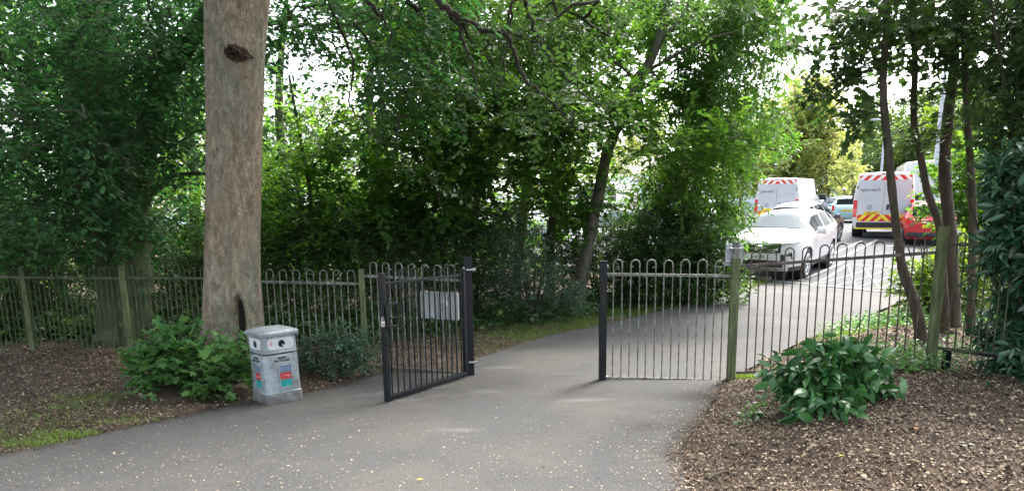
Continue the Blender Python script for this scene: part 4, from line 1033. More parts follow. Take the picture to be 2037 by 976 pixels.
# ash with drooping foliage in front of the parked SUV
make_tree('ash_tree', 'drooping bright green ash tree hanging over the path edge beside white SUV', 'tree',
    [stem([(1372, 606, 15.8), (1375, 500, 15.8), (1385, 380, 15.7), (1400, 250, 15.6), (1420, 120, 15.5), (1430, -60, 15.4), (1440, -250, 15.4)], [.14, .12, .11, .1, .09, .07, .04])],
    [B(1405, 330, 15.0, 1.0, 1.0, .8, 48), B(1425, 425, 15.0, .6, .7, .5, 30), B(1350, 400, 15.0, 1.0, .9, .6, 40), B(1462, 210, 14, 1.1, 1.1, .6, 40), B(1467, 130, 13.8, .8, 1.1, .6, 32), B(1342, 200, 15.0, .9, .9, .5, 22), B(1432, 60, 14, 1.3, 1.3, .5, 36), B(1290, 360, 14.8, .8, .8, .3, 12), B(1507, 270, 15.0, .5, .8, .5, 16), B(1360, 500, 15.0, .6, .6, .4, 16), B(1492, 10, 13.5, .8, 1, .35, 18)],
    M['ash'], 'lance', M['greybark'], per=8, L=.45, nleaf=14, droop=.7, flat=.5, spread=.16, lsize=.115)
# four sycamore stems on the right
make_tree('multi_stem_sycamore', 'dark curving stem, leftmost of four behind the right railing', 'tree',
    [stem([(1832, 712, 8.1), (1830, 650, 8.1), (1815, 590, 8.1), (1797, 540, 8.1), (1788, 490, 8.1), (1777, 400, 8.1), (1768, 310, 8.1), (1757, 180, 8.1), (1762, 60, 8.1), (1760, -60, 8.1), (1750, -200, 8.1)], [0.084, 0.066, 0.053, 0.048, 0.045, 0.043, 0.041, 0.036, 0.033, 0.030, 0.018])],
    [B(1700, 110, 8, .5, .6, .2, 12), B(1790, 30, 8.2, .6, .7, .2, 18), B(1690, 20, 7.8, .6, .6, .15, 14), B(1650, 165, 8.4, .3, .4, .12, 5), B(1700, -110, 8, 1.5, 1.3, .3, 24), B(1730, 225, 8.2, .35, .4, .12, 5)],
    M['mapledark'], 'maple', M['bark'], per=6, L=.35, nleaf=7, droop=.3, flat=.7, spread=.1, lsize=.085, rmin=.004, sides=14, attach=.5)
make_tree('multi_stem_sycamore', 'second dark stem from the left, leaning over the red car', 'tree',
    [stem([(1880, 660, 8.8), (1876, 560, 8.8), (1868, 450, 8.8), (1846, 385, 8.8), (1833, 320, 8.8), (1818, 240, 8.8), (1820, 120, 8.8), (1812, 0, 8.8), (1805, -180, 8.8)], [0.056, 0.050, 0.043, 0.040, 0.039, 0.036, 0.031, 0.028, 0.019])],
    [B(1830, 100, 8.6, .5, .6, .15, 9), B(1850, 0, 8.6, .8, .8, .2, 22), B(1850, 190, 8.6, .4, .5, .15, 4), B(1860, 270, 8.7, .4, .4, .12, 5), B(1850, -110, 8.5, 1.6, 1.4, .4, 34)],
    M['mapledark'], 'maple', M['bark'], per=6, L=.35, nleaf=7, droop=.3, flat=.7, spread=.1, lsize=.085, rmin=.004, sides=14, attach=.5)
make_tree('multi_stem_sycamore', 'third and thickest of the four dark stems on the right', 'tree',
    [stem([(1898, 650, 9.0), (1896, 590, 9), (1893, 500, 9), (1886, 420, 9), (1879, 340, 9), (1886, 230, 9), (1898, 130, 9), (1903, 20, 9), (1915, -150, 9)], [0.087, 0.074, 0.071, 0.068, 0.065, 0.062, 0.052, 0.043, 0.031])],
    [B(1930, 30, 8.8, .8, .8, .25, 20), B(1900, 110, 8.8, .3, .5, .12, 5), B(1970, 160, 8.8, .4, .6, .3, 10), B(1950, -110, 8.6, 1.6, 1.4, .4, 34)],
    M['mapledark'], 'maple', M['bark'], per=6, L=.35, nleaf=7, droop=.3, flat=.7, spread=.1, lsize=.085, rmin=.004, sides=14, attach=.5)
make_tree('multi_stem_sycamore', 'rightmost and thinnest dark stem beside the tall rhododendron', 'tree',
    [stem([(1930, 700, 8.5), (1932, 600, 8.5), (1936, 450, 8.5), (1932, 350, 8.5), (1924, 230, 8.5), (1918, 100, 8.5), (1920, -20, 8.5), (1925, -150, 8.5)], [0.056, 0.046, 0.043, 0.039, 0.034, 0.031, 0.028, 0.019])],
    [B(1960, 90, 8.3, .5, .6, .3, 14), B(1990, 0, 8.3, .7, .7, .3, 18), B(1950, 210, 8.4, .3, .4, .2, 5)],
    M['mapledark'], 'maple', M['bark'], per=6, L=.35, nleaf=7, droop=.3, flat=.7, spread=.1, lsize=.085, rmin=.004, sides=14, attach=.5)

# ------------------------------------------------------------------ shrubs
def shrub(name, label, cat, base, blobs, leaf, kind, nst=5, hgt=.6, **kw):
    b = Vector(base); st = []
    for k in range(nst):
        a = 2 * math.pi * k / nst + random.uniform(-.4, .4); q = random.uniform(.15, .45) * hgt
        st.append(([(b.x, b.y, b.z - .05), (b.x + math.cos(a) * q * .5, b.y + math.sin(a) * q * .5, b.z + hgt * .5), (b.x + math.cos(a) * q, b.y + math.sin(a) * q, b.z + hgt)], [.018 * hgt ** .3, .014 * hgt ** .3, .008]))
    d = dict(dens=1.0, per=6, L=.3, nleaf=9, droop=0, flat=.5, spread=.08, lsize=.05, rmin=.003, sides=6, attach=.2, parts=('stems', 'branches', 'leaves'), origin=(b.x, b.y, b.z))
    d.update(kw)
    return make_tree(name, label, cat, st, blobs, leaf, kind, M['bark'], **d)
def G(px, py, Y): p = at(px, py, Y); return (p.x, Y, gz(p.x, Y))
def S(px, py, Y, rx, ry, rz, n): return B(px, py, Y, rx, ry, rz, n)

shrub('sycamore_seedlings', 'fresh green lobed-leaf bush growing round the foot of the big trunk', 'bush', G(400, 760, 7.45),
      [S(340, 690, 7.3, .18, .2, .12, 7), S(350, 720, 7.2, .36, .25, .2, 20), S(310, 745, 7.1, .22, .2, .12, 9), S(420, 750, 7.1, .26, .2, .1, 11), S(470, 725, 7.1, .17, .15, .12, 7), S(385, 715, 7.3, .18, .2, .12, 7), S(480, 690, 7.4, .06, .1, .06, 2)],
      M['seedling'], 'maple', nst=8, hgt=.42, per=5, L=.2, nleaf=6, lsize=.088, flat=.75, spread=.05, droop=-.1, lj=.25)
shrub('snowberry_bush', 'grey-green small-leaved bush between the bin and the black gate', 'bush', G(680, 738, 8.15),
      [S(650, 695, 8.1, .26, .25, .18, 20), S(705, 680, 8.15, .18, .2, .18, 15), S(690, 715, 8.0, .28, .2, .12, 16), S(620, 720, 8.1, .2, .2, .1, 12)],
      M['privet'], 'round', nst=8, hgt=.4, per=5, L=.16, nleaf=9, lsize=.036, flat=.5, spread=.05)
# cherry laurel
shrub('cherry_laurel', 'glossy dark green laurel bush standing alone on the mulch', 'bush', G(1655, 812, 5.75),
      [S(1655, 740, 5.75, .28, .26, .16, 24), S(1590, 755, 5.7, .13, .18, .1, 8), S(1725, 765, 5.65, .15, .18, .1, 9), S(1650, 785, 5.5, .25, .16, .1, 15), S(1690, 705, 5.8, .12, .15, .07, 5), S(1630, 705, 5.8, .14, .15, .06, 5)],
      M['laurel'], 'laurel', nst=9, hgt=.42, per=4, L=.14, nleaf=7, lsize=.125, flat=.35, spread=.04, droop=.35, lj=.3, twigs=True)
shrub('laurel_seedling', 'tiny glossy-leaved seedling in front of the laurel bush on the mulch edge', 'plant', G(1500, 848, 5.75), [S(1500, 836, 5.75, .07, .06, .02, 4)], M['laurel'], 'laurel', nst=3, hgt=.07, per=2, L=.06, nleaf=4, lsize=.08, spread=.01)
shrub('laurel_seedling', 'tiny glossy-leaved seedling on the mulch under the rhododendron', 'plant', G(1972, 800, 5.75), [S(1972, 785, 5.75, .06, .06, .02, 3)], M['laurel'], 'laurel', nst=3, hgt=.08, per=2, L=.06, nleaf=4, lsize=.09, spread=.01)
# rhododendron wall on the right
shrub('rhododendron', 'tall dark rhododendron filling the right edge of the view', 'bush', G(2040, 740, 6.5),
      [S(2057, 640, 6.4, .25, .5, .5, 36), S(2072, 480, 6.3, .32, .5, .4, 42), S(2042, 700, 6.3, .18, .3, .22, 16), S(2017, 520, 6.5, .18, .3, .2, 14), S(2032, 410, 6.4, .2, .4, .15, 14), S(2067, 330, 6.4, .22, .5, .25, 20), S(2192, 500, 6.3, .5, .7, 1.2, 40)],
      M['rhodo'], 'strap', nst=7, hgt=1.6, per=6, L=.1, nleaf=10, lsize=.12, flat=.3, spread=.06, droop=.1, lj=.35)
shrub('holly_tree', 'tall dark evergreen above the rhododendron at the upper right', 'tree', G(2080, 740, 7.4),
      [S(2065, 60, 7.3, .3, .6, .5, 30), S(2075, 200, 7.3, .3, .5, .5, 34), S(2060, 300, 7.3, .3, .5, .3, 24), S(2025, 190, 7.4, .15, .3, .3, 10), S(2190, 100, 7.3, .6, .8, 1.0, 30), S(2040, -80, 7.3, .8, .8, .4, 24)],
      M['mapledark'], 'oval', nst=4, hgt=3.5, per=7, L=.25, nleaf=11, lsize=.065, flat=.4, spread=.1)
# bright bushes behind the four stems
shrub('green_bush', 'bright green bush between the dark stems and the red car', 'bush', G(1850, 600, 10.5),
      [S(1845, 560, 10.5, .32, .4, .3, 34), S(1915, 520, 10.6, .3, .4, .35, 26), S(1950, 560, 10.2, .5, .4, .5, 30)],
      M['bright'], 'oval', nst=7, hgt=1.0, per=6, L=.25, nleaf=10, lsize=.075, flat=.6, spread=.08)
shrub('dark_bush', 'loose leafy bush behind the right-hand stems below the white vans', 'bush', G(1985, 560, 12),
      [S(1915, 410, 12, .45, .5, .25, 12), S(1960, 330, 12, .6, .5, .5, 30), S(2000, 430, 12, .7, .5, .8, 50)],
      M['maple'], 'maple', nst=6, hgt=2.0, per=6, L=.4, nleaf=8, lsize=.09, flat=.6, spread=.12)
# hedge mass in the centre and left
hd = [('dark_hedge_shrub', 'feathery grey-green shrub in front of the hedge, right of the left gate post', 1060, 12.4, [S(1040, 560, 12.2, .55, .45, .35, 50), S(1110, 590, 12.2, .4, .4, .25, 26), S(1030, 500, 12.6, .5, .5, .25, 30)], M['privet'], 'oval', .045),
      ('dark_hedge_shrub', 'dark shrub immediately behind the gate hinge post', 950, 12.6, [S(950, 540, 12.6, .8, .5, .7, 80), S(960, 450, 13, .8, .6, .35, 50)], M['under'], 'oval', .06),
      ('dark_hedge_shrub', 'dark dense shrub behind the short railing and gate', 800, 12.6, [S(800, 560, 12.4, 1.0, .5, .8, 100), S(760, 640, 11.4, .8, .4, .25, 40), S(790, 480, 12.8, 1.1, .6, .4, 60)], M['under'], 'oval', .06),
      ('dark_hedge_shrub', 'dark dense shrub behind the railing just right of the big trunk', 600, 12.4, [S(600, 570, 12.2, 1.1, .6, .9, 110), S(600, 640, 11.2, 1.0, .4, .3, 60), S(620, 470, 12.6, 1.1, .6, .4, 50)], M['under'], 'oval', .06),
      ('dark_hedge_shrub', 'dark shrub between the beech trunk and the big trunk', 370, 12.4, [S(370, 590, 12.2, .7, .6, .9, 80), S(350, 640, 11.4, .7, .4, .3, 40), S(370, 520, 12.6, .8, .6, .5, 40)], M['under'], 'oval', .06),
      ('dark_hedge_shrub', 'dark shrub filling the gap left of the beech trunk', 110, 12.2, [S(120, 580, 12, 1.2, .6, 1.0, 120), S(80, 640, 11.3, 1.0, .4, .3, 50), S(60, 480, 12, 1.4, .6, .5, 70)], M['under'], 'oval', .06),
      ('dark_hedge_shrub', 'dark shrub behind the railing at the far left edge', -60, 11.6, [S(-40, 560, 11.4, .9, .7, 1.0, 90)], M['under'], 'oval', .06),
      ('dark_hedge_shrub', 'dark shrub at the foot of the leaning maple', 1190, 15, [S(1190, 560, 14.8, .9, .5, .45, 60), S(1110, 520, 14.6, .8, .5, .35, 40), S(1215, 490, 15.4, .7, .4, .4, 40), S(1140, 460, 15, .9, .5, .35, 46), S(1255, 455, 15.4, .5, .4, .25, 24)], M['under'], 'oval', .06),
      ('dark_hedge_shrub', 'dark rounded elder bush left of the drooping ash', 1330, 14.4, [S(1330, 500, 14.3, 1.0, .7, .5, 90), S(1400, 560, 14.3, .8, .6, .4, 60), S(1290, 560, 14.2, .7, .5, .4, 50), S(1360, 450, 14.5, .7, .6, .3, 26), S(1405, 520, 14.3, .5, .5, .3, 20)], M['mapledark'], 'oval', .085)]
for nm, lb, px, Y, bl, lm, kd, sz in hd:
    shrub(nm, lb, 'bush', G(px, 640, Y), bl, lm, kd, nst=9, hgt=1.1, per=6, L=.35, nleaf=11, lsize=sz, flat=.55, spread=.14, group='shrubs making up the dark hedge')
# second row, taller, closing the wood behind
for k, (px, Y, lb) in [q_ for q_ in enumerate([(60, 16, 'tall leafy tree behind the left shrubs, left of the beech'), (380, 17, 'tall pale-lit tree seen between beech and big trunk'), (560, 18, 'leafy tree standing behind, right of the big trunk'), (740, 19, 'leafy tree in the back row behind the dark slender stem'),
                                 (930, 20, 'leafy tree in the back row behind the left gate post')]) ]:
    make_tree('woodland_tree', lb, 'tree', [stem([(px, 600, Y), (px + 8, 420, Y), (px - 5, 200, Y), (px + 10, 0, Y)], [.14, .12, .1, .05])],
              [S(px, 440, Y - .5, 2.2, 1.0, .5, 60), S(px + 40, 350, Y, 1.9, 1.1, .5, 20), S(px, 150, Y, 2.2, 1.3, 1.2, 55 if k in (0, 1) else (22 if k == 4 else 2)), S(px, 510, Y, 2.2, .8, .6, 70)],
              M['maple'], 'oval', M['bark'], per=7, L=.7, nleaf=11, lsize=.13, flat=.7, spread=.25, twigs=False, dens=.7)

# ------------------------------------------------------------------ distant trees, hill
def bg_tree(name, label, px, Y, h, wd, leaf, group, n=60, trunk=.2):
    p = at(px, 440, Y); x = p.x; z = gz(x, Y)
    root = empty(name, (x, Y, z), 0, label, 'tree', group)
    st = [catmull([(0, 0, 0), (.1, 0, h * .3), (-.1, .1, h * .75)], [trunk, trunk * .8, trunk * .3], 6)]
    bl = [(RNG.uniform(-.3, .3) * wd, RNG.uniform(-.3, .3) * wd, h * zf, wd * a, wd * a, h * .17, int(n * b_)) for zf, a, b_ in ((.38, .42, .3), (.58, .5, .35), (.8, .36, .25), (.93, .16, .1))]
    C, Dr, tb = grow(st, bl, rmin=.02, attach_from=.3)
    P, D, U, S_, tw = sprays(C, Dr, 7, h * .09, 9, .1, .5, h * .035, max(.16, h * .035))
    tubes_mesh('trunk', st, 8, M['bark'], root); tubes_mesh('branches', tb, 4, M['bark'], root)
    leafmesh('crown', P, D, U, S_, 'oval', leaf, root)
gb = 'trees round the far side of the car park'
for a in [('yellow_green_tree', 'large yellow-green tree beyond the vans, next to the drooping ash', 1570, 62, 10.5, 8, 'yellow', 210), ('yellow_green_tree', 'yellow tree left of the small lamp post', 1640, 60, 8.5, 6.5, 'yellow', 190),
          ('yellow_sapling', 'small yellow sapling between parked cars by the lamp post', 1692, 52, 4.4, 2.6, 'yellow', 45),
          ('distant_tree', 'round green tree just right of the small lamp post', 1760, 85, 12, 10, 'far', 200), ('distant_tree', 'green tree behind the tall mast', 1840, 80, 12.5, 9, 'far', 170), ('distant_tree', 'yellowish green tree right of the tall mast', 1910, 70, 11, 8, 'bright', 90),
          ('distant_tree', 'green tree behind the far right stems', 1990, 65, 11, 8, 'far', 90), ('distant_tree', 'dark green tree behind the yellow trees', 1700, 100, 12, 12, 'far', 200), ('distant_tree', 'tall green tree behind the ash crown', 1470, 80, 11, 10, 'far', 90),
          ('distant_tree', 'bright tree glimpsed behind the leaning maple', 1290, 60, 8, 8, 'yellow', 80), ('distant_tree', 'pale green tree glimpsed behind the hedge centre', 1130, 62, 8.5, 9, 'bright', 80), ('distant_tree', 'pale green tree glimpsed behind the birch', 960, 60, 9, 9, 'far', 80),
          ('distant_tree', 'pale tree glimpsed right of the big trunk', 780, 58, 8, 9, 'bright', 80), ('distant_tree', 'pale tree glimpsed low behind the big trunk', 590, 58, 9, 9, 'far', 80), ('distant_tree', 'pale bright tree seen between beech and big trunk', 390, 50, 9, 8, 'bright', 80), ('distant_tree', 'distant tree behind the beech crown', 190, 50, 10, 9, 'far', 80)]:
    bg_tree(a[0], a[1], a[2], a[3], a[4], a[5], M[a[6]], gb, a[7])
M['hill'] = plain('hazy_hill', (.16, .22, .24), .9, 0, .15, .02)  # distance haze put into the hill's blue-grey base colour
mb = MB(); nn = 40; q = []
for k in range(nn + 1):
    x = -700 + 2600 * k / nn; hgt = 28 + 48 * math.exp(-((x - 330) / 260) ** 2) + 6 * math.sin(x * .02) + 4 * math.sin(x * .053)
    q.append([(x, 800, 0), (x, 830, hgt * .6), (x, 900, hgt), (x, 1100, 0)])
for r_ in q: pass
mb.loft(q, cap=False); tag(mb.build('hill', M['hill'], None, smooth=60), kind='structure')
# ------------------------------------------------------------------ vehicles
def vehicle(name, label, cat, sp, paint, pos, heading, group=None):
    """local frame: x forward (front at +L/2), y left, z up. Tables are given against s = distance from the front bumper."""
    root = empty(name, (0, 0, 0), 0, label, cat, group)
    L = sp['L']; zb0 = sp['sill']
    keys = sorted(set([0, L] + [k[0] for k in sp['top']] + [q for a in sp['side'] for q in a] + list(sp['wind']) + list(sp.get('rear', ())) + [ax + d for ax in sp['axles'] for d in (-sp['ar'], sp['ar'])]))
    S_ = [0.0]
    for a, b in zip(keys[:-1], keys[1:]):
        n = max(1, int(math.ceil((b - a) / .07))) if b - a > 1e-3 else 0
        S_ += [a + (b - a) * (k + 1) / n for k in range(n)]
    tab = lambda key, s: float(np.interp(s, [k[0] for k in sp[key]], [k[1] for k in sp[key]]))
    nl, ng, nr = 12, 5, 6
    rings = []
    for s in S_:
        top = tab('top', s); belt = min(tab('belt', s), top - .05); hw = tab('hw', s); rw = min(tab('rw', s), hw - .01); edge = belt + (top - belt) * sp.get('edge', .86)
        p = []
        for j in range(nl + 1):
            t = j / nl; z = zb0 + (belt - zb0) * t
            y = hw * (.93 + .07 * math.sin(min(1, t * 1.7) * math.pi / 2) - .035 * max(0, t - .6) / .4 * (1 if sp.get('car', 1) else .2))
            if sp.get('car', 1) and .62 < t < .72: y -= .006
            p.append((y, z))
        for j in range(1, ng + 1):
            t = j / ng; y0 = p[nl][0]; p.append((y0 + (rw - y0) * (t ** 1.15), belt + (edge - belt) * t))
        for j in range(1, nr + 1):
            t = j / nr; y = rw * (1 - t); p.append((y, edge + (top - edge) * (1 - (1 - t) ** 2.6)))
        rings.append(p)
    npt = len(rings[0])
    parts = {}
    def addq(part, q):
        mb = parts.setdefault(part, MB()); mb.add(q, [tuple(range(len(q)))])
        mb.add([(x, -y, z) for x, y, z in q][::-1], [tuple(range(len(q)))])
    def X(s): return L / 2 - s
    fr_b, re_b = sp.get('fbulge', .12), sp.get('rbulge', .08)
    arch_r = sp['ar']; wz = sp['wr']
    def snap(s, y, z):
        for ax in sp['axles']:
            d = math.hypot(s - ax, z - wz)
            if d < arch_r + .045: 
                if d < 1e-6: return s, y, z
                return ax + (s - ax) / d * arch_r, y, wz + (z - wz) / d * arch_r
        return s, y, z
    for i in range(len(S_) - 1):
        sm = (S_[i] + S_[i + 1]) / 2
        for j in range(npt - 1):
            c = [(S_[i], *rings[i][j]), (S_[i + 1], *rings[i + 1][j]), (S_[i + 1], *rings[i + 1][j + 1]), (S_[i], *rings[i][j + 1])]
            zm = sum(q[2] for q in c) / 4; part = 'body'
            if j < nl:
                if any(math.hypot(q[0] - ax, q[2] - wz) < arch_r for q in [(sm, 0, zm)] for ax in sp['axles']): continue
                if j < 1 or (sp.get('clad') and j < sp['clad']): part = 'sill_trim'
                c2 = [snap(*q) for q in c]
            else:
                c2 = c
                if nl <= j < nl + ng:
                    for k, (a, b) in enumerate(sp['side']):
                        if a <= sm <= b and 0 < (j - nl) < ng - 0: part = 'side_window'
                else:
                    if sp['wind'][0] < sm < sp['wind'][1] and j > nl + ng - 1: part = 'windscreen'
                    if sp.get('rear') and sp['rear'][0] < sm < sp['rear'][1] and j > nl + ng - 1: part = 'rear_window'
                    if sp.get('roofglass') and sp['roofglass'][0] < sm < sp['roofglass'][1] and j > nl + ng: part = 'sunroof'
            pts = [(X(q[0]), q[1], q[2]) for q in c2]
            off = .004 if part == 'windscreen' else 0
            addq(part, pts)
    # end caps
    for (ring, s, bl, sg) in ((rings[0], 0, fr_b, 1), (rings[-1], L, re_b, -1)):
        nc = 8
        for j in range(npt - 1):
            (ya, za), (yb, zb) = ring[j], ring[j + 1]
            for k in range(nc):
                def pt(y, z, t):
                    tz = (z - zb0) / (ring[-1][1] - zb0); return (X(s) + sg * bl * (1 - (1 - t) ** 2.2) * (1 - .55 * abs(tz * 2 - 1) ** 3), y * (1 - t), z)
                t0, t1 = k / nc, (k + 1) / nc
                q = [pt(ya, za, t0), pt(yb, zb, t0), pt(yb, zb, t1), pt(ya, za, t1)]
                if sg < 0: q = q[::-1]
                part = 'body'
                if sp.get('bump') and (za + zb) / 2 < sp['bump'][0 if sg > 0 else 1]: part = 'bumper'
                addq(part, q)
    mats = {'body': paint, 'sill_trim': M['blackplastic'], 'bumper': sp.get('bumpmat', M['blackplastic']), 'side_window': M['glass'], 'windscreen': M['screen'], 'rear_window': M['glass'], 'sunroof': M['glass']}
    for k, mb in parts.items():
        me = bpy.data.meshes.new(k); me.from_pydata(mb.v, [], mb.f)
        import bmesh
        bm = bmesh.new(); bm.from_mesh(me); bmesh.ops.remove_doubles(bm, verts=bm.verts, dist=.0008); bmesh.ops.recalc_face_normals(bm, faces=bm.faces); bm.to_mesh(me); bm.free()
        me.polygons.foreach_set('use_smooth', [True] * len(me.polygons)); me.set_sharp_from_angle(angle=R(38))
        link(k, me, mats[k], root)
    # wheels, wells
    hwm = max(k[1] for k in sp['hw'])
    mb = MB()
    for ax in sp['axles']:
        for sg in (1, -1): mb.cyl((X(ax), sg * (hwm - .40), wz + .02), (X(ax), sg * (hwm - .06), wz + .02), arch_r * 1.0, 24)
    mb.box((0, 0, zb0 + .06), (L * .86, hwm * 1.7, .1))
    mb.build('underbody', M['blackplastic'], root)
    for ax in sp['axles']:
        for sg in (1, -1):
            y0 = sg * (hwm - .015); y1 = sg * (hwm - .24); r_ = sp['wr']; tw = MB(); ym = (y0 + y1) / 2
            prof = [(.62, .02), (.9, .0), (.98, .02), (1.0, .05), (1.0, .175), (.98, .2), (.9, .225)]
            rr = []
            for (f_, d) in prof: rr.append([(X(ax) + r_ * f_ * math.cos(2 * math.pi * k / 28), y0 - sg * d, wz + r_ * f_ * math.sin(2 * math.pi * k / 28)) for k in range(28)])
            tw.loft(rr); wo_ = tw.build('wheel', M['tyre'], root, smooth=40)
            rm = MB(); ns = sp.get('spokes', 5)
            rr = [[(X(ax) + r_ * f_ * math.cos(2 * math.pi * k / 28), y0 - sg * d, wz + r_ * f_ * math.sin(2 * math.pi * k / 28)) for k in range(28)] for f_, d in ((.72, .012), (.68, .004), (.62, .014), (.6, .06))]
            rm.loft(rr, cap=False)
            for k in range(ns):
                for da in (-.16, .16):
                    t = 2 * math.pi * k / ns + .3; ca, sa = math.cos(t), math.sin(t); cb_, sb_ = math.cos(t + da), math.sin(t + da)
                    rm.tube([(X(ax) + r_ * .1 * ca, y0 - sg * .012, wz + r_ * .1 * sa), (X(ax) + r_ * .64 * cb_, y0 - sg * .012, wz + r_ * .64 * sb_)], [r_ * .055, r_ * .04], 6)
            rm.cyl((X(ax), y0 - sg * .004, wz), (X(ax), y0 - sg * .04, wz), r_ * .15, 16)
            rm.build('rim', M['alloy'] if not sp.get('steel') else M['lampgrey'], wo_, smooth=40)
    # mirrors
    if sp.get('mirror'):
        ms, mz, mk_ = sp['mirror']
        for sg in (1, -1):
            yh = tab('hw', ms) * .96; mb = MB(); sc_ = mk_
            mb.loft([[(X(ms) + a * .09 * sc_, sg * (yh + d), mz + b_ * .075 * sc_) for a, b_ in ((-.6, -1), (.6, -.8), (1, 0), (.6, .8), (-.6, 1), (-.9, 0))] for d, sc__ in ((.0, 1), (.17 * sc_, 1))])
            mb.build('wing_mirror', paint if not sp.get('blackmirror') else M['blackplastic'], root, smooth=50, bevel=.015)
    # pose on the sloping ground
    hd_ = Vector((heading[0], heading[1])).normalized(); lf = Vector((-hd_.y, hd_.x)); c = Vector(pos)
    def gg(v): return gz(v.x, v.y) + .016
    a = L * .35; zf = gg(c + hd_ * a); zr = gg(c - hd_ * a); zl = gg(c + lf * .8); zri = gg(c - lf * .8); zc = (zf + zr) / 2
    fx = Vector((hd_.x, hd_.y, (zf - zr) / (2 * a))).normalized(); ly = Vector((lf.x, lf.y, (zl - zri) / 1.6)).normalized(); up = fx.cross(ly).normalized(); ly = up.cross(fx)
    root.matrix_world = Matrix(((fx.x, ly.x, up.x, c.x), (fx.y, ly.y, up.y, c.y), (fx.z, ly.z, up.z, zc), (0, 0, 0, 1)))
    return root
RX = math.pi / 2
FRONT = (RX, 0, RX); REAR = (RX, 0, -RX)       # text facing +x / -x

def plate(root, x, y, z, txt, rear, w_=.52, h_=.11, tilt=0):
    sg = -1 if rear else 1
    mb = MB(); mb.box((x, y, z), (.012, w_, h_)); o = mb.build('number_plate', M['yplate'] if rear else M['wplate'], root, bevel=.002)
    if txt: text(txt, h_ * .95, M['letterblack'], o, (x + sg * .008, y, z), REAR if rear else FRONT, 'plate_lettering', sx=.82, bold=.001)

SUV = dict(L=4.7, sill=.27, ar=.43, wr=.365, axles=(.9, 3.6), edge=.86,
           top=[(0, .92), (.08, 1.0), (.35, 1.08), (.9, 1.14), (1.25, 1.18), (1.95, 1.47), (2.2, 1.54), (2.8, 1.58), (3.6, 1.56), (4.15, 1.49), (4.5, 1.2), (4.62, 1.08), (4.7, 1.0)],
           belt=[(0, .88), (.35, .98), (1.2, 1.02), (2.5, 1.05), (3.6, 1.1), (4.2, 1.16), (4.7, 1.0)],
           hw=[(0, .72), (.12, .82), (.35, .9), (.8, .935), (2.4, .94), (3.9, .93), (4.4, .87), (4.7, .74)],
           rw=[(0, .6), (.5, .72), (1.25, .74), (2.0, .64), (2.8, .66), (3.6, .64), (4.15, .6), (4.6, .62), (4.7, .6)],
           side=[(1.62, 2.62), (2.7, 3.45), (3.52, 4.0)], wind=(1.25, 2.1), rear=(4.18, 4.5), mirror=(1.75, 1.12, 1.2), fbulge=.14, rbulge=.1, clad=2)
hd = (-1.64, -2.4)
suv = vehicle('parked_suv', 'white SUV parked facing the camera, nearest car beyond the railing', 'car', SUV, M['white'], (7.32, 19.96), hd)
def arcpts(n=13, w0=.56, z0=0, bulge=.14):
    return [(w0 * (2 * k / (n - 1) - 1)) for k in range(n)]
def fx_(y, z=.6): # front face x for SUV
    t = max(0, 1 - abs(y) / .72); tz = (z - .27) / (.92 - .27); return 2.35 + .14 * (1 - (1 - t) ** 2.2) * (1 - .55 * abs(tz * 2 - 1) ** 3)
def band(ya, yb, z0a, z1a, z0b, z1b, off, n=10):
    mb = MB(); vs_ = []
    for k in range(n + 1):
        t = k / n; y = ya + (yb - ya) * t; z0 = z0a + (z0b - z0a) * t; z1 = z1a + (z1b - z1a) * t
        vs_ += [(fx_(y, z0) + off, y, z0), (fx_(y, z1) + off, y, z1), (fx_(y, z1) - .05, y, z1), (fx_(y, z0) - .05, y, z0)]
    f = []
    for k in range(n):
        a = 4 * k; b = a + 4; f += [(a, b, b + 1, a + 1), (a + 1, b + 1, b + 2, a + 2), (a + 3, a, b + 0, b + 3)][0:2] + [(a, a + 3, b + 3, b)]
    f += [(0, 1, 2, 3), (4 * n, 4 * n + 3, 4 * n + 2, 4 * n + 1)]
    mb.add(vs_, f); return mb
gr = band(-.5, .5, .70, .9, .70, .9, .012); gr.build('grille', M['blackplastic'], suv)
for k in range(4):
    z = .725 + .048 * k; ww = .42 + .02 * k; band(-ww, ww, z, z + .018, z, z + .018, .024).build('grille_bar', M['chrome'], suv)
band(-.54, .54, .905, .925, .905, .925, .02).build('grille_trim', M['chrome'], suv)
for sg in (1, -1):
    mb = MB(); q = [(fx_(.5 * sg, .9) + .02, .5 * sg, .86), (fx_(.5 * sg, .9) + .02, .5 * sg, .925), (2.33, .74 * sg, .95), (2.14, .84 * sg, .965), (2.12, .845 * sg, .93), (2.35, .735 * sg, .865)]
    if sg < 0: q = q[::-1]
    mb.prism(q, (-.06, -.03 * sg, 0)); mb.build('headlight', M['clearlamp'], suv, bevel=.006)
    mb = MB(); q = [(fx_(.52 * sg, .62) + .012, .52 * sg, .5), (fx_(.5 * sg, .66) + .012, .5 * sg, .66), (2.36, .74 * sg, .72), (2.32, .76 * sg, .56)]
    if sg < 0: q = q[::-1]
    mb.prism(q, (-.05, 0, 0)); mb.build('fog_lamp_recess', M['blackplastic'], suv, bevel=.004)
    mb = MB(); mb.tube([(fx_(.56 * sg, .6) + .02, .56 * sg, .66), (2.385, .7 * sg, .69)], .012, 6); mb.build('running_light', M['clearlamp'], suv)
band(-.56, .56, .36, .52, .36, .52, .012).build('lower_grille', M['blackplastic'], suv)
band(-.6, .6, .29, .33, .29, .33, .02).build('skid_plate', M['alloy'], suv)
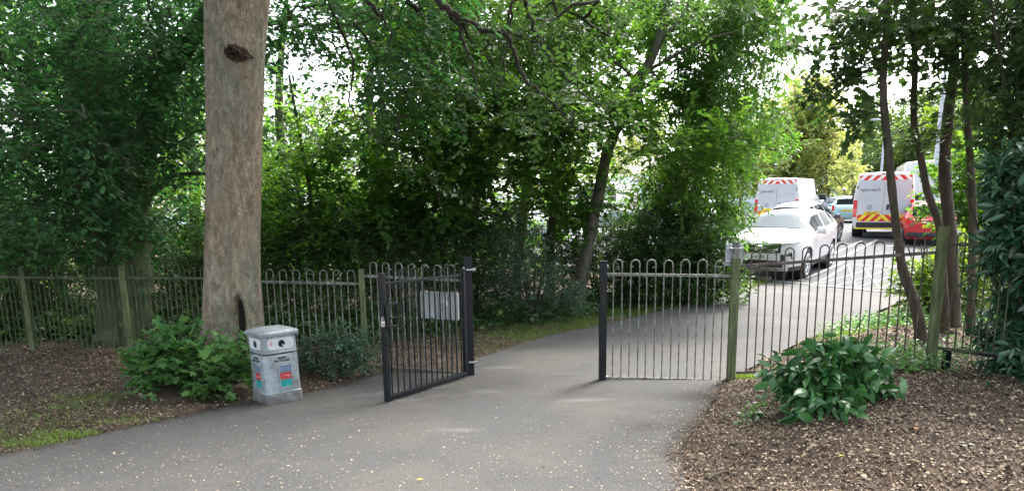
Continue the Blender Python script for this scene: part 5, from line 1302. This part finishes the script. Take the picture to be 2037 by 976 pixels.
# oval emblem with slanted H
mb = MB(); ex_ = fx_(0, .82) + .034; mb.tube([(ex_, .085 * math.cos(t), .815 + .045 * math.sin(t)) for t in [2 * math.pi * k / 24 for k in range(25)]], .008, 6, cap=False)
mb.tube([(ex_, -.045, .785), (ex_, -.022, .845)], .008, 6); mb.tube([(ex_, .022, .785), (ex_, .045, .845)], .008, 6); mb.tube([(ex_, -.034, .815), (ex_, .034, .815)], .008, 6)
mb.build('emblem', M['chrome'], suv, smooth=40)
plate(suv, fx_(0, .6) + .02, 0, .6, 'G14 SWS', False)
for sg in (1, -1):
    for s_ in (2.55, 3.35):
        mb = MB(); mb.box((2.35 - s_, sg * .945, 1.0), (.2, .02, .025)); mb.build('door_handle', M['white'], suv, bevel=.006)
mb = MB(); mb.tube([(1.16, .6, 1.19), (1.14, .1, 1.2), (1.13, -.3, 1.195)], .008, 5); mb.tube([(1.17, -.1, 1.19), (1.13, -.6, 1.22)], .008, 5); mb.build('wiper', M['blackplastic'], suv)

HATCH = dict(L=4.2, sill=.24, ar=.37, wr=.31, axles=(.82, 3.38), edge=.86,
             top=[(0, .72), (.1, .8), (.5, .9), (1.05, .97), (1.85, 1.4), (2.3, 1.48), (3.2, 1.46), (3.75, 1.36), (4.08, 1.0), (4.15, .93), (4.2, .88)],
             belt=[(0, .68), (.5, .85), (1.1, .92), (3.3, 1.0), (3.9, 1.02), (4.2, .86)],
             hw=[(0, .66), (.15, .78), (.5, .85), (2, .88), (3.6, .86), (4.0, .82), (4.2, .72)],
             rw=[(0, .55), (1.05, .68), (1.9, .57), (3.2, .57), (3.75, .54), (4.2, .58)],
             side=[(1.4, 2.35), (2.43, 3.2), (3.27, 3.55)], wind=(1.05, 1.9), rear=(3.78, 4.08), mirror=(1.5, .95, 1.0), clad=1, blackmirror=False)
MINI = dict(HATCH); MINI.update(L=3.7, axles=(.7, 3.17), top=[(0, .7), (.1, .8), (.5, .9), (.95, .95), (1.45, 1.33), (1.9, 1.41), (2.9, 1.38), (3.3, 1.33), (3.58, 1.0), (3.66, .92), (3.7, .88)],
    belt=[(0, .68), (.5, .86), (1.1, .9), (3.0, .95), (3.4, .96), (3.7, .86)], hw=[(0, .66), (.15, .76), (.5, .82), (2, .84), (3.3, .83), (3.7, .74)], rw=[(0, .55), (.95, .66), (1.5, .6), (2.9, .6), (3.3, .58), (3.7, .6)],
    side=[(1.15, 2.1), (2.18, 3.0)], wind=(.95, 1.47), rear=(3.32, 3.58), mirror=(1.25, .93, 1.0))
VAN = dict(L=5.4, sill=.35, ar=.4, wr=.34, axles=(.95, 4.4), edge=.95, car=0, steel=True,
           top=[(0, 1.0), (.1, 1.12), (.5, 1.3), (.9, 1.42), (1.6, 2.1), (1.9, 2.3), (2.4, 2.38), (5.2, 2.38), (5.36, 2.35), (5.4, 2.3)],
           belt=[(0, .95), (.5, 1.15), (.9, 1.3), (2.0, 1.4), (5.4, 1.4)],
           hw=[(0, .82), (.15, .93), (.5, 1.0), (1.5, 1.025), (5.3, 1.025), (5.4, 1.0)], rw=[(0, .7), (.9, .85), (1.7, .84), (2.4, .89), (5.3, .89), (5.4, .87)],
           side=[(1.2, 2.05)], wind=(.9, 1.65), mirror=(1.15, 1.45, 1.9), clad=2, fbulge=.15, rbulge=.01, blackmirror=True)

def clip(poly, a, b, c):      # keep a*x+b*y<=c
    out = []
    for i in range(len(poly)):
        p, q = poly[i - 1], poly[i]; dp = a * p[0] + b * p[1] - c; dq = a * q[0] + b * q[1] - c
        if dp <= 0 and dq > 0 or dp > 0 and dq <= 0:
            t = dp / (dp - dq); out.append((p[0] + (q[0] - p[0]) * t, p[1] + (q[1] - p[1]) * t))
        if dq <= 0: out.append(q)
    return out
def chevron(root, x, y0, y1, z0, z1, m1, m2, sw=.17, inverted=False):
    mb = MB(); mb.box((x, (y0 + y1) / 2, (z0 + z1) / 2), (.006, y1 - y0, z1 - z0)); base = mb.build('chevron_panel', m1, root)
    mb = MB()
    for side in (0, 1):
        lo, hi = (y0, 0) if side == 0 else (0, y1)
        if hi <= lo: continue
        k = -12
        while k < 24:
            sl_ = (1 if side == 0 else -1) * (-1 if inverted else 1)
            a0 = k * sw * 2; poly = [(a0 * (1 if side else -1) + sl_ * z0 * 1.0, z0), ((a0 + sw) * (1 if side else -1) + sl_ * z0, z0), ((a0 + sw) * (1 if side else -1) + sl_ * z1, z1), (a0 * (1 if side else -1) + sl_ * z1, z1)]
            for cl in ((1, 0, hi), (-1, 0, -lo)): poly = clip(poly, *cl) if poly else poly
            if len(poly) > 2: mb.prism([(x - .0035, a, b) for a, b in poly], (-.001, 0, 0))
            k += 1
    if mb.v: mb.build('chevron_stripes', m2, base)
def van_rear(v, plate_txt, word=True, red=True):
    x = -2.712
    chevron(v, x, -.86, .86, 2.05, 2.27, M['chevwhite'], M['chevred'] if red else M['chevyellow'], .15)
    chevron(v, x, -.84, .84, .62, .86, M['chevyellow'], M['chevred'], .15)
    mb = MB(); mb.box((x - .005, 0, .47), (.05, 1.7, .22)); mb.build('rear_bumper', M['blackplastic'], v, bevel=.01)
    mb = MB(); mb.box((x - .02, 0, .36), (.1, 1.75, .05)); mb.build('rear_step', M['chevyellow'], v, bevel=.005)
    mb = MB(); mb.box((x + .001, 0, 1.45), (.006, .012, 1.4)); mb.build('door_seam', M['blackplastic'], v)
    for sg in (1, -1):
        mb = MB(); mb.box((x + .005, sg * .94, 1.08), (.05, .13, .62)); mb.build('tail_light', M['redlamp'], v, bevel=.01)
        mb = MB(); mb.box((x - .001, sg * .435, 1.5), (.008, .8, 1.2)); mb.build('rear_door_panel', M['silver'], v, bevel=.01)
        for z in (1.0, 1.85): mb = MB(); mb.box((x, sg * .9, z), (.03, .03, .12)); mb.build('door_hinge', M['blackplastic'], v)
    mb = MB(); mb.box((x - .012, -.16, 1.13), (.03, .09, .2)); mb.build('door_handle', M['blackplastic'], v, bevel=.01)
    mb = MB(); mb.tube([(x - .008, .44 + .08 * math.cos(t), 1.13 + .08 * math.sin(t)) for t in [2 * math.pi * k / 20 for k in range(21)]], .008, 6, cap=False); mb.tube([(x - .008, .39, 1.1), (x - .008, .44, 1.17), (x - .008, .49, 1.1)], .008, 6)
    mb.build('emblem', M['lettergrey'], v)
    plate(v, x - .006, .36, .92, plate_txt, True)
    mb = MB(); mb.box((x + .01, 0, 2.32), (.03, .3, .03)); mb.build('high_brake_light', M['redlamp'], v)
    if word: text('openreach', .185, M['lettergrey'], v, (x - .008, .46, 1.76), REAR, 'lettering', sx=.85, bold=.002)
def W(px, Y): return at(px, 450, Y).x
def from_rear(px, Y, heading, L):
    h = Vector(heading).normalized(); return (W(px, Y) + h.x * L / 2, Y + h.y * L / 2)
vh = (.46, .89)
v1 = vehicle('service_van', 'grey-white van with red and yellow chevrons and lettering on its rear doors', 'van', VAN, M['white'], from_rear(1752, 28.0, vh, 5.4), vh)
van_rear(v1, 'DS22 NLP')
vh2 = (.57, .82)
v2 = vehicle('service_van', 'white van with red striped rear half hidden by the ash leaves', 'van', VAN, M['white'], from_rear(1541, 36, vh2, 5.4), vh2)
van_rear(v2, 'DY21 KLM' if False else '')
mn = vehicle('parked_car', 'small red hatchback parked beside the chevron van, behind the stems', 'car', MINI, M['redpaint'], from_rear(1850, 25.3, (.42, .9), 3.7), (.42, .9))
plate(mn, -1.945, 0, .66, 'DS62 MCA', True)
for sg in (1, -1):
    mb = MB(); mb.loft([[(-1.80 - d, sg * .7 + .07 * math.cos(t), .82 + .13 * math.sin(t)) for t in [2 * math.pi * k / 16 for k in range(16)]] for d in (0, .07)]); mb.build('tail_light', M['redlamp'], mn, smooth=40, bevel=.005)
mb = MB(); mb.tube([(-1.93, -.3, .78), (-1.94, .3, .78)], .014, 8); mb.build('boot_handle', M['chrome'], mn)
mb = MB(); mb.box((-1.86, 0, .38), (.2, 1.4, .16)); mb.build('rear_bumper', M['blackplastic'], mn, bevel=.03)
ge = vehicle('parked_car', 'dark grey estate car showing its side behind the white SUV', 'car', HATCH, M['greypaint'], (W(1668, 27.3) - .64 * 1.28 - .62, 27.3 - .77 * 1.28 + .5), (.64, .77))
aq = vehicle('parked_car', 'pale blue hatchback seen from behind left of the chevron van', 'car', HATCH, M['aqua'], from_rear(1682, 42, (.4, .9), 4.2), (.4, .9))
plate(aq, -2.185, 0, .68, 'DN57 XUP', True)
for sg in (1, -1):
    mb = MB(); mb.box((-2.1, sg * .72, .82), (.1, .12, .3)); mb.build('tail_light', M['redlamp'], aq, bevel=.01)
gf = 'distant vehicles across the car park'
bl = vehicle('parked_car', 'mid-blue car beyond the pale blue hatchback', 'car', HATCH, M['blue'], (W(1655, 52), 52), (-.4, -.9), gf)
far = vehicle('parked_van', 'white van far across the car park by the yellow sapling', 'van', VAN, M['white'], (W(1690, 66), 66), (-.5, -.87), gf)
def cvan(src, px, Y, hd_, label, name=None, cat=None):
    c = copy_tree(src); h = Vector(hd_).normalized(); x = W(px, Y); z = gz(x, Y) + .016
    c.matrix_world = Matrix(((h.x, -h.y, 0, x), (h.y, h.x, 0, Y), (0, 0, 1, z), (0, 0, 0, 1)))
    c['label'] = label; c['group'] = gf
    return c
cvan(far, 1610, 72, (.3, -.9), 'white van far off left of the yellow sapling')
big = cvan(far, 1822, 37, (.35, .93), 'tall white van right of the chevron van behind the stems'); big.scale = (1.1, 1.15, 1.22)
cvan(far, 1925, 42, (.4, .9), 'white van behind the rightmost stem')
cvan(far, 1890, 52, (.4, .9), 'white van just right of the tall mast, further back')
cvan(far, 1545, 60, (-.4, -.9), 'white van glimpsed through the ash leaves')
cvan(aq, 1722, 60, (.4, .9), 'pale blue car far back by the lamp post')
wc = vehicle('parked_car', 'white car glimpsed through leaves right of the leaning maple', 'car', HATCH, M['white'], (W(1245, 24), 24), (-.75, -.66), gf)
cvan(wc, 1120, 30, (-.6, -.8), 'white car glimpsed between the slender stems')
cvan(wc, 1000, 33, (-.6, -.8), 'white car glimpsed right of the birch stem')
cvan(wc, 1400, 31, (-.6, -.8), 'white car glimpsed behind the ash trunk')
rc = vehicle('parked_car', 'red car glimpsed through the leaves above the elder bush', 'car', HATCH, M['redpaint'], (W(1310, 42), 42), (-.6, -.8), gf)
cvan(far, 1200, 40, (-.5, -.85), 'white van glimpsed behind the leaning maple')
cvan(v1, 1345, 44, (.3, .9), 'chevron van glimpsed through the leaves of the ash')
cvan(v1, 1115, 46, (.3, .9), 'chevron van glimpsed through the leaves left of the maple')
cvan(far, 960, 42, (.6, -.8), 'white van glimpsed behind the birch stem')
cvan(bl, 1060, 36, (-.6, -.8), 'blue car glimpsed between two slender stems')
cvan(far, 560, 34, (.8, -.6), 'white van glimpsed low behind the big trunk')

# purple side graphic on the tall white van
mb = MB()
mb.add([(1.2, -1.031, .9), (-.2, -1.031, 1.9), (-.6, -1.031, 1.9), (.8, -1.031, .9)], [(0, 1, 2, 3)]); mb.add([(.2, 1.031, .9), (-1.2, 1.031, 1.9), (-1.6, 1.031, 1.9), (-.2, 1.031, .9)], [(3, 2, 1, 0)])
mb.build('purple_graphic', M['purple'], big)

# lamp posts and mast
def column(px, Y, ytop, r0, r1, label, head=True, cat='lamp post', nm='lamp_post'):
    b = at(px, 440, Y); z0 = gz(b.x, Y); zt = at(px, ytop, Y).z
    o = empty(nm, (b.x, Y, z0), 0, label, cat)
    mb = MB(); mb.tube([(0, 0, -.1), (0, 0, 1.2), (0, 0, 1.25), (0, 0, zt - z0)], [r0 * 1.3, r0 * 1.3, r0, r1], 12); mb.build('column', M['lampgrey'], o, smooth=40)
    if head:
        mb = MB(); mb.tube([(0, 0, zt - z0), (-.1, 0, zt - z0 + .12), (-.5, 0, zt - z0 + .16)], .03, 8); mb.build('bracket', M['lampgrey'], o, smooth=40)
        mb = MB(); mb.loft([[(-.45 - a, b_ * w_, zt - z0 + .15 + c_) for b_, c_ in ((-1, 0), (-.6, .09), (.6, .09), (1, 0), (.6, -.05), (-.6, -.05))] for a, w_ in ((0, .06), (.1, .13), (.5, .14), (.6, .07))]); mb.build('lantern', M['lampgrey'], o, smooth=40)
    return o
column(1745, 55, 243, .11, .06, 'slim grey lamp post rising behind the chevron van')
column(1852, 33, 100, .14, .07, 'tall pale grey mast standing behind the second dark stem', False, 'mast', 'lighting_mast')
mb = MB(); 

# fallen bits and twigs on the ground
def twig(label, pts, r0):
    P = [Vector((*gp(px, py), 0)) for px, py in pts]
    P = [Vector((p.x, p.y, gz(p.x, p.y) + .02 + .008 * math.sin(k * 2))) for k, p in enumerate(P)]; c = P[0].copy()
    mb = MB(); p_, r_ = catmull([p - c for p in P], list(np.linspace(r0, r0 * .4, len(P))), 5); mb.tube([tuple(q) for q in p_], list(r_), 7)
    o = mb.build('fallen_twig', M['bark'], None, smooth=60); o.location = c; tag(o, label, 'twig')
twig('curved fallen stick on the mulch at the bottom edge', [(1408, 958), (1425, 950), (1447, 941), (1462, 950), (1478, 945)], .012)
twig('straight thin fallen stick on the mulch right of the curved one', [(1468, 930), (1500, 926), (1532, 924)], .008)
twig('short thin stick on the mulch below the laurel seedlings', [(1450, 893), (1465, 888), (1480, 890)], .006)
def leaf_item(label, px, py, sz, col, nm='fallen_leaf', kind='maple', cat='leaf'):
    x, y = gp(px, py); o = leafmesh(nm, np.array([[0, 0, .0]]), np.array([[1, .3, .05]]), np.array([[.1, .1, 1.0]]), [sz], kind, plain(nm + '_colour', col, .7)); o.location = (x, y, gz(x, y) + .03); tag(o, label, cat)
leaf_item('bright yellow fallen leaf on the tarmac near the bottom edge', 828, 962, .05, (.7, .5, .03), kind='oval')
leaf_item('pale dried leaf on the mulch right of the laurel bush', 1905, 893, .11, (.4, .42, .33))
leaf_item('yellow fallen leaf on the mulch below the laurel', 1668, 915, .05, (.6, .5, .05), kind='oval')
leaf_item('small orange leaf on the mulch right of the laurel', 1817, 860, .05, (.6, .25, .03), kind='oval')
leaf_item('crumpled white paper scrap beside the green post', 1497, 807, .05, (.75, .76, .78), 'paper_scrap', 'chip', 'litter')
leaf_item('small blue plastic scrap under the left railing', 86, 702, .07, (.1, .35, .7), 'plastic_scrap', 'chip', 'litter')
leaf_item('pale paper scrap on the soil in front of the left railing', 425, 805, .05, (.6, .6, .5), 'paper_scrap', 'chip', 'litter')
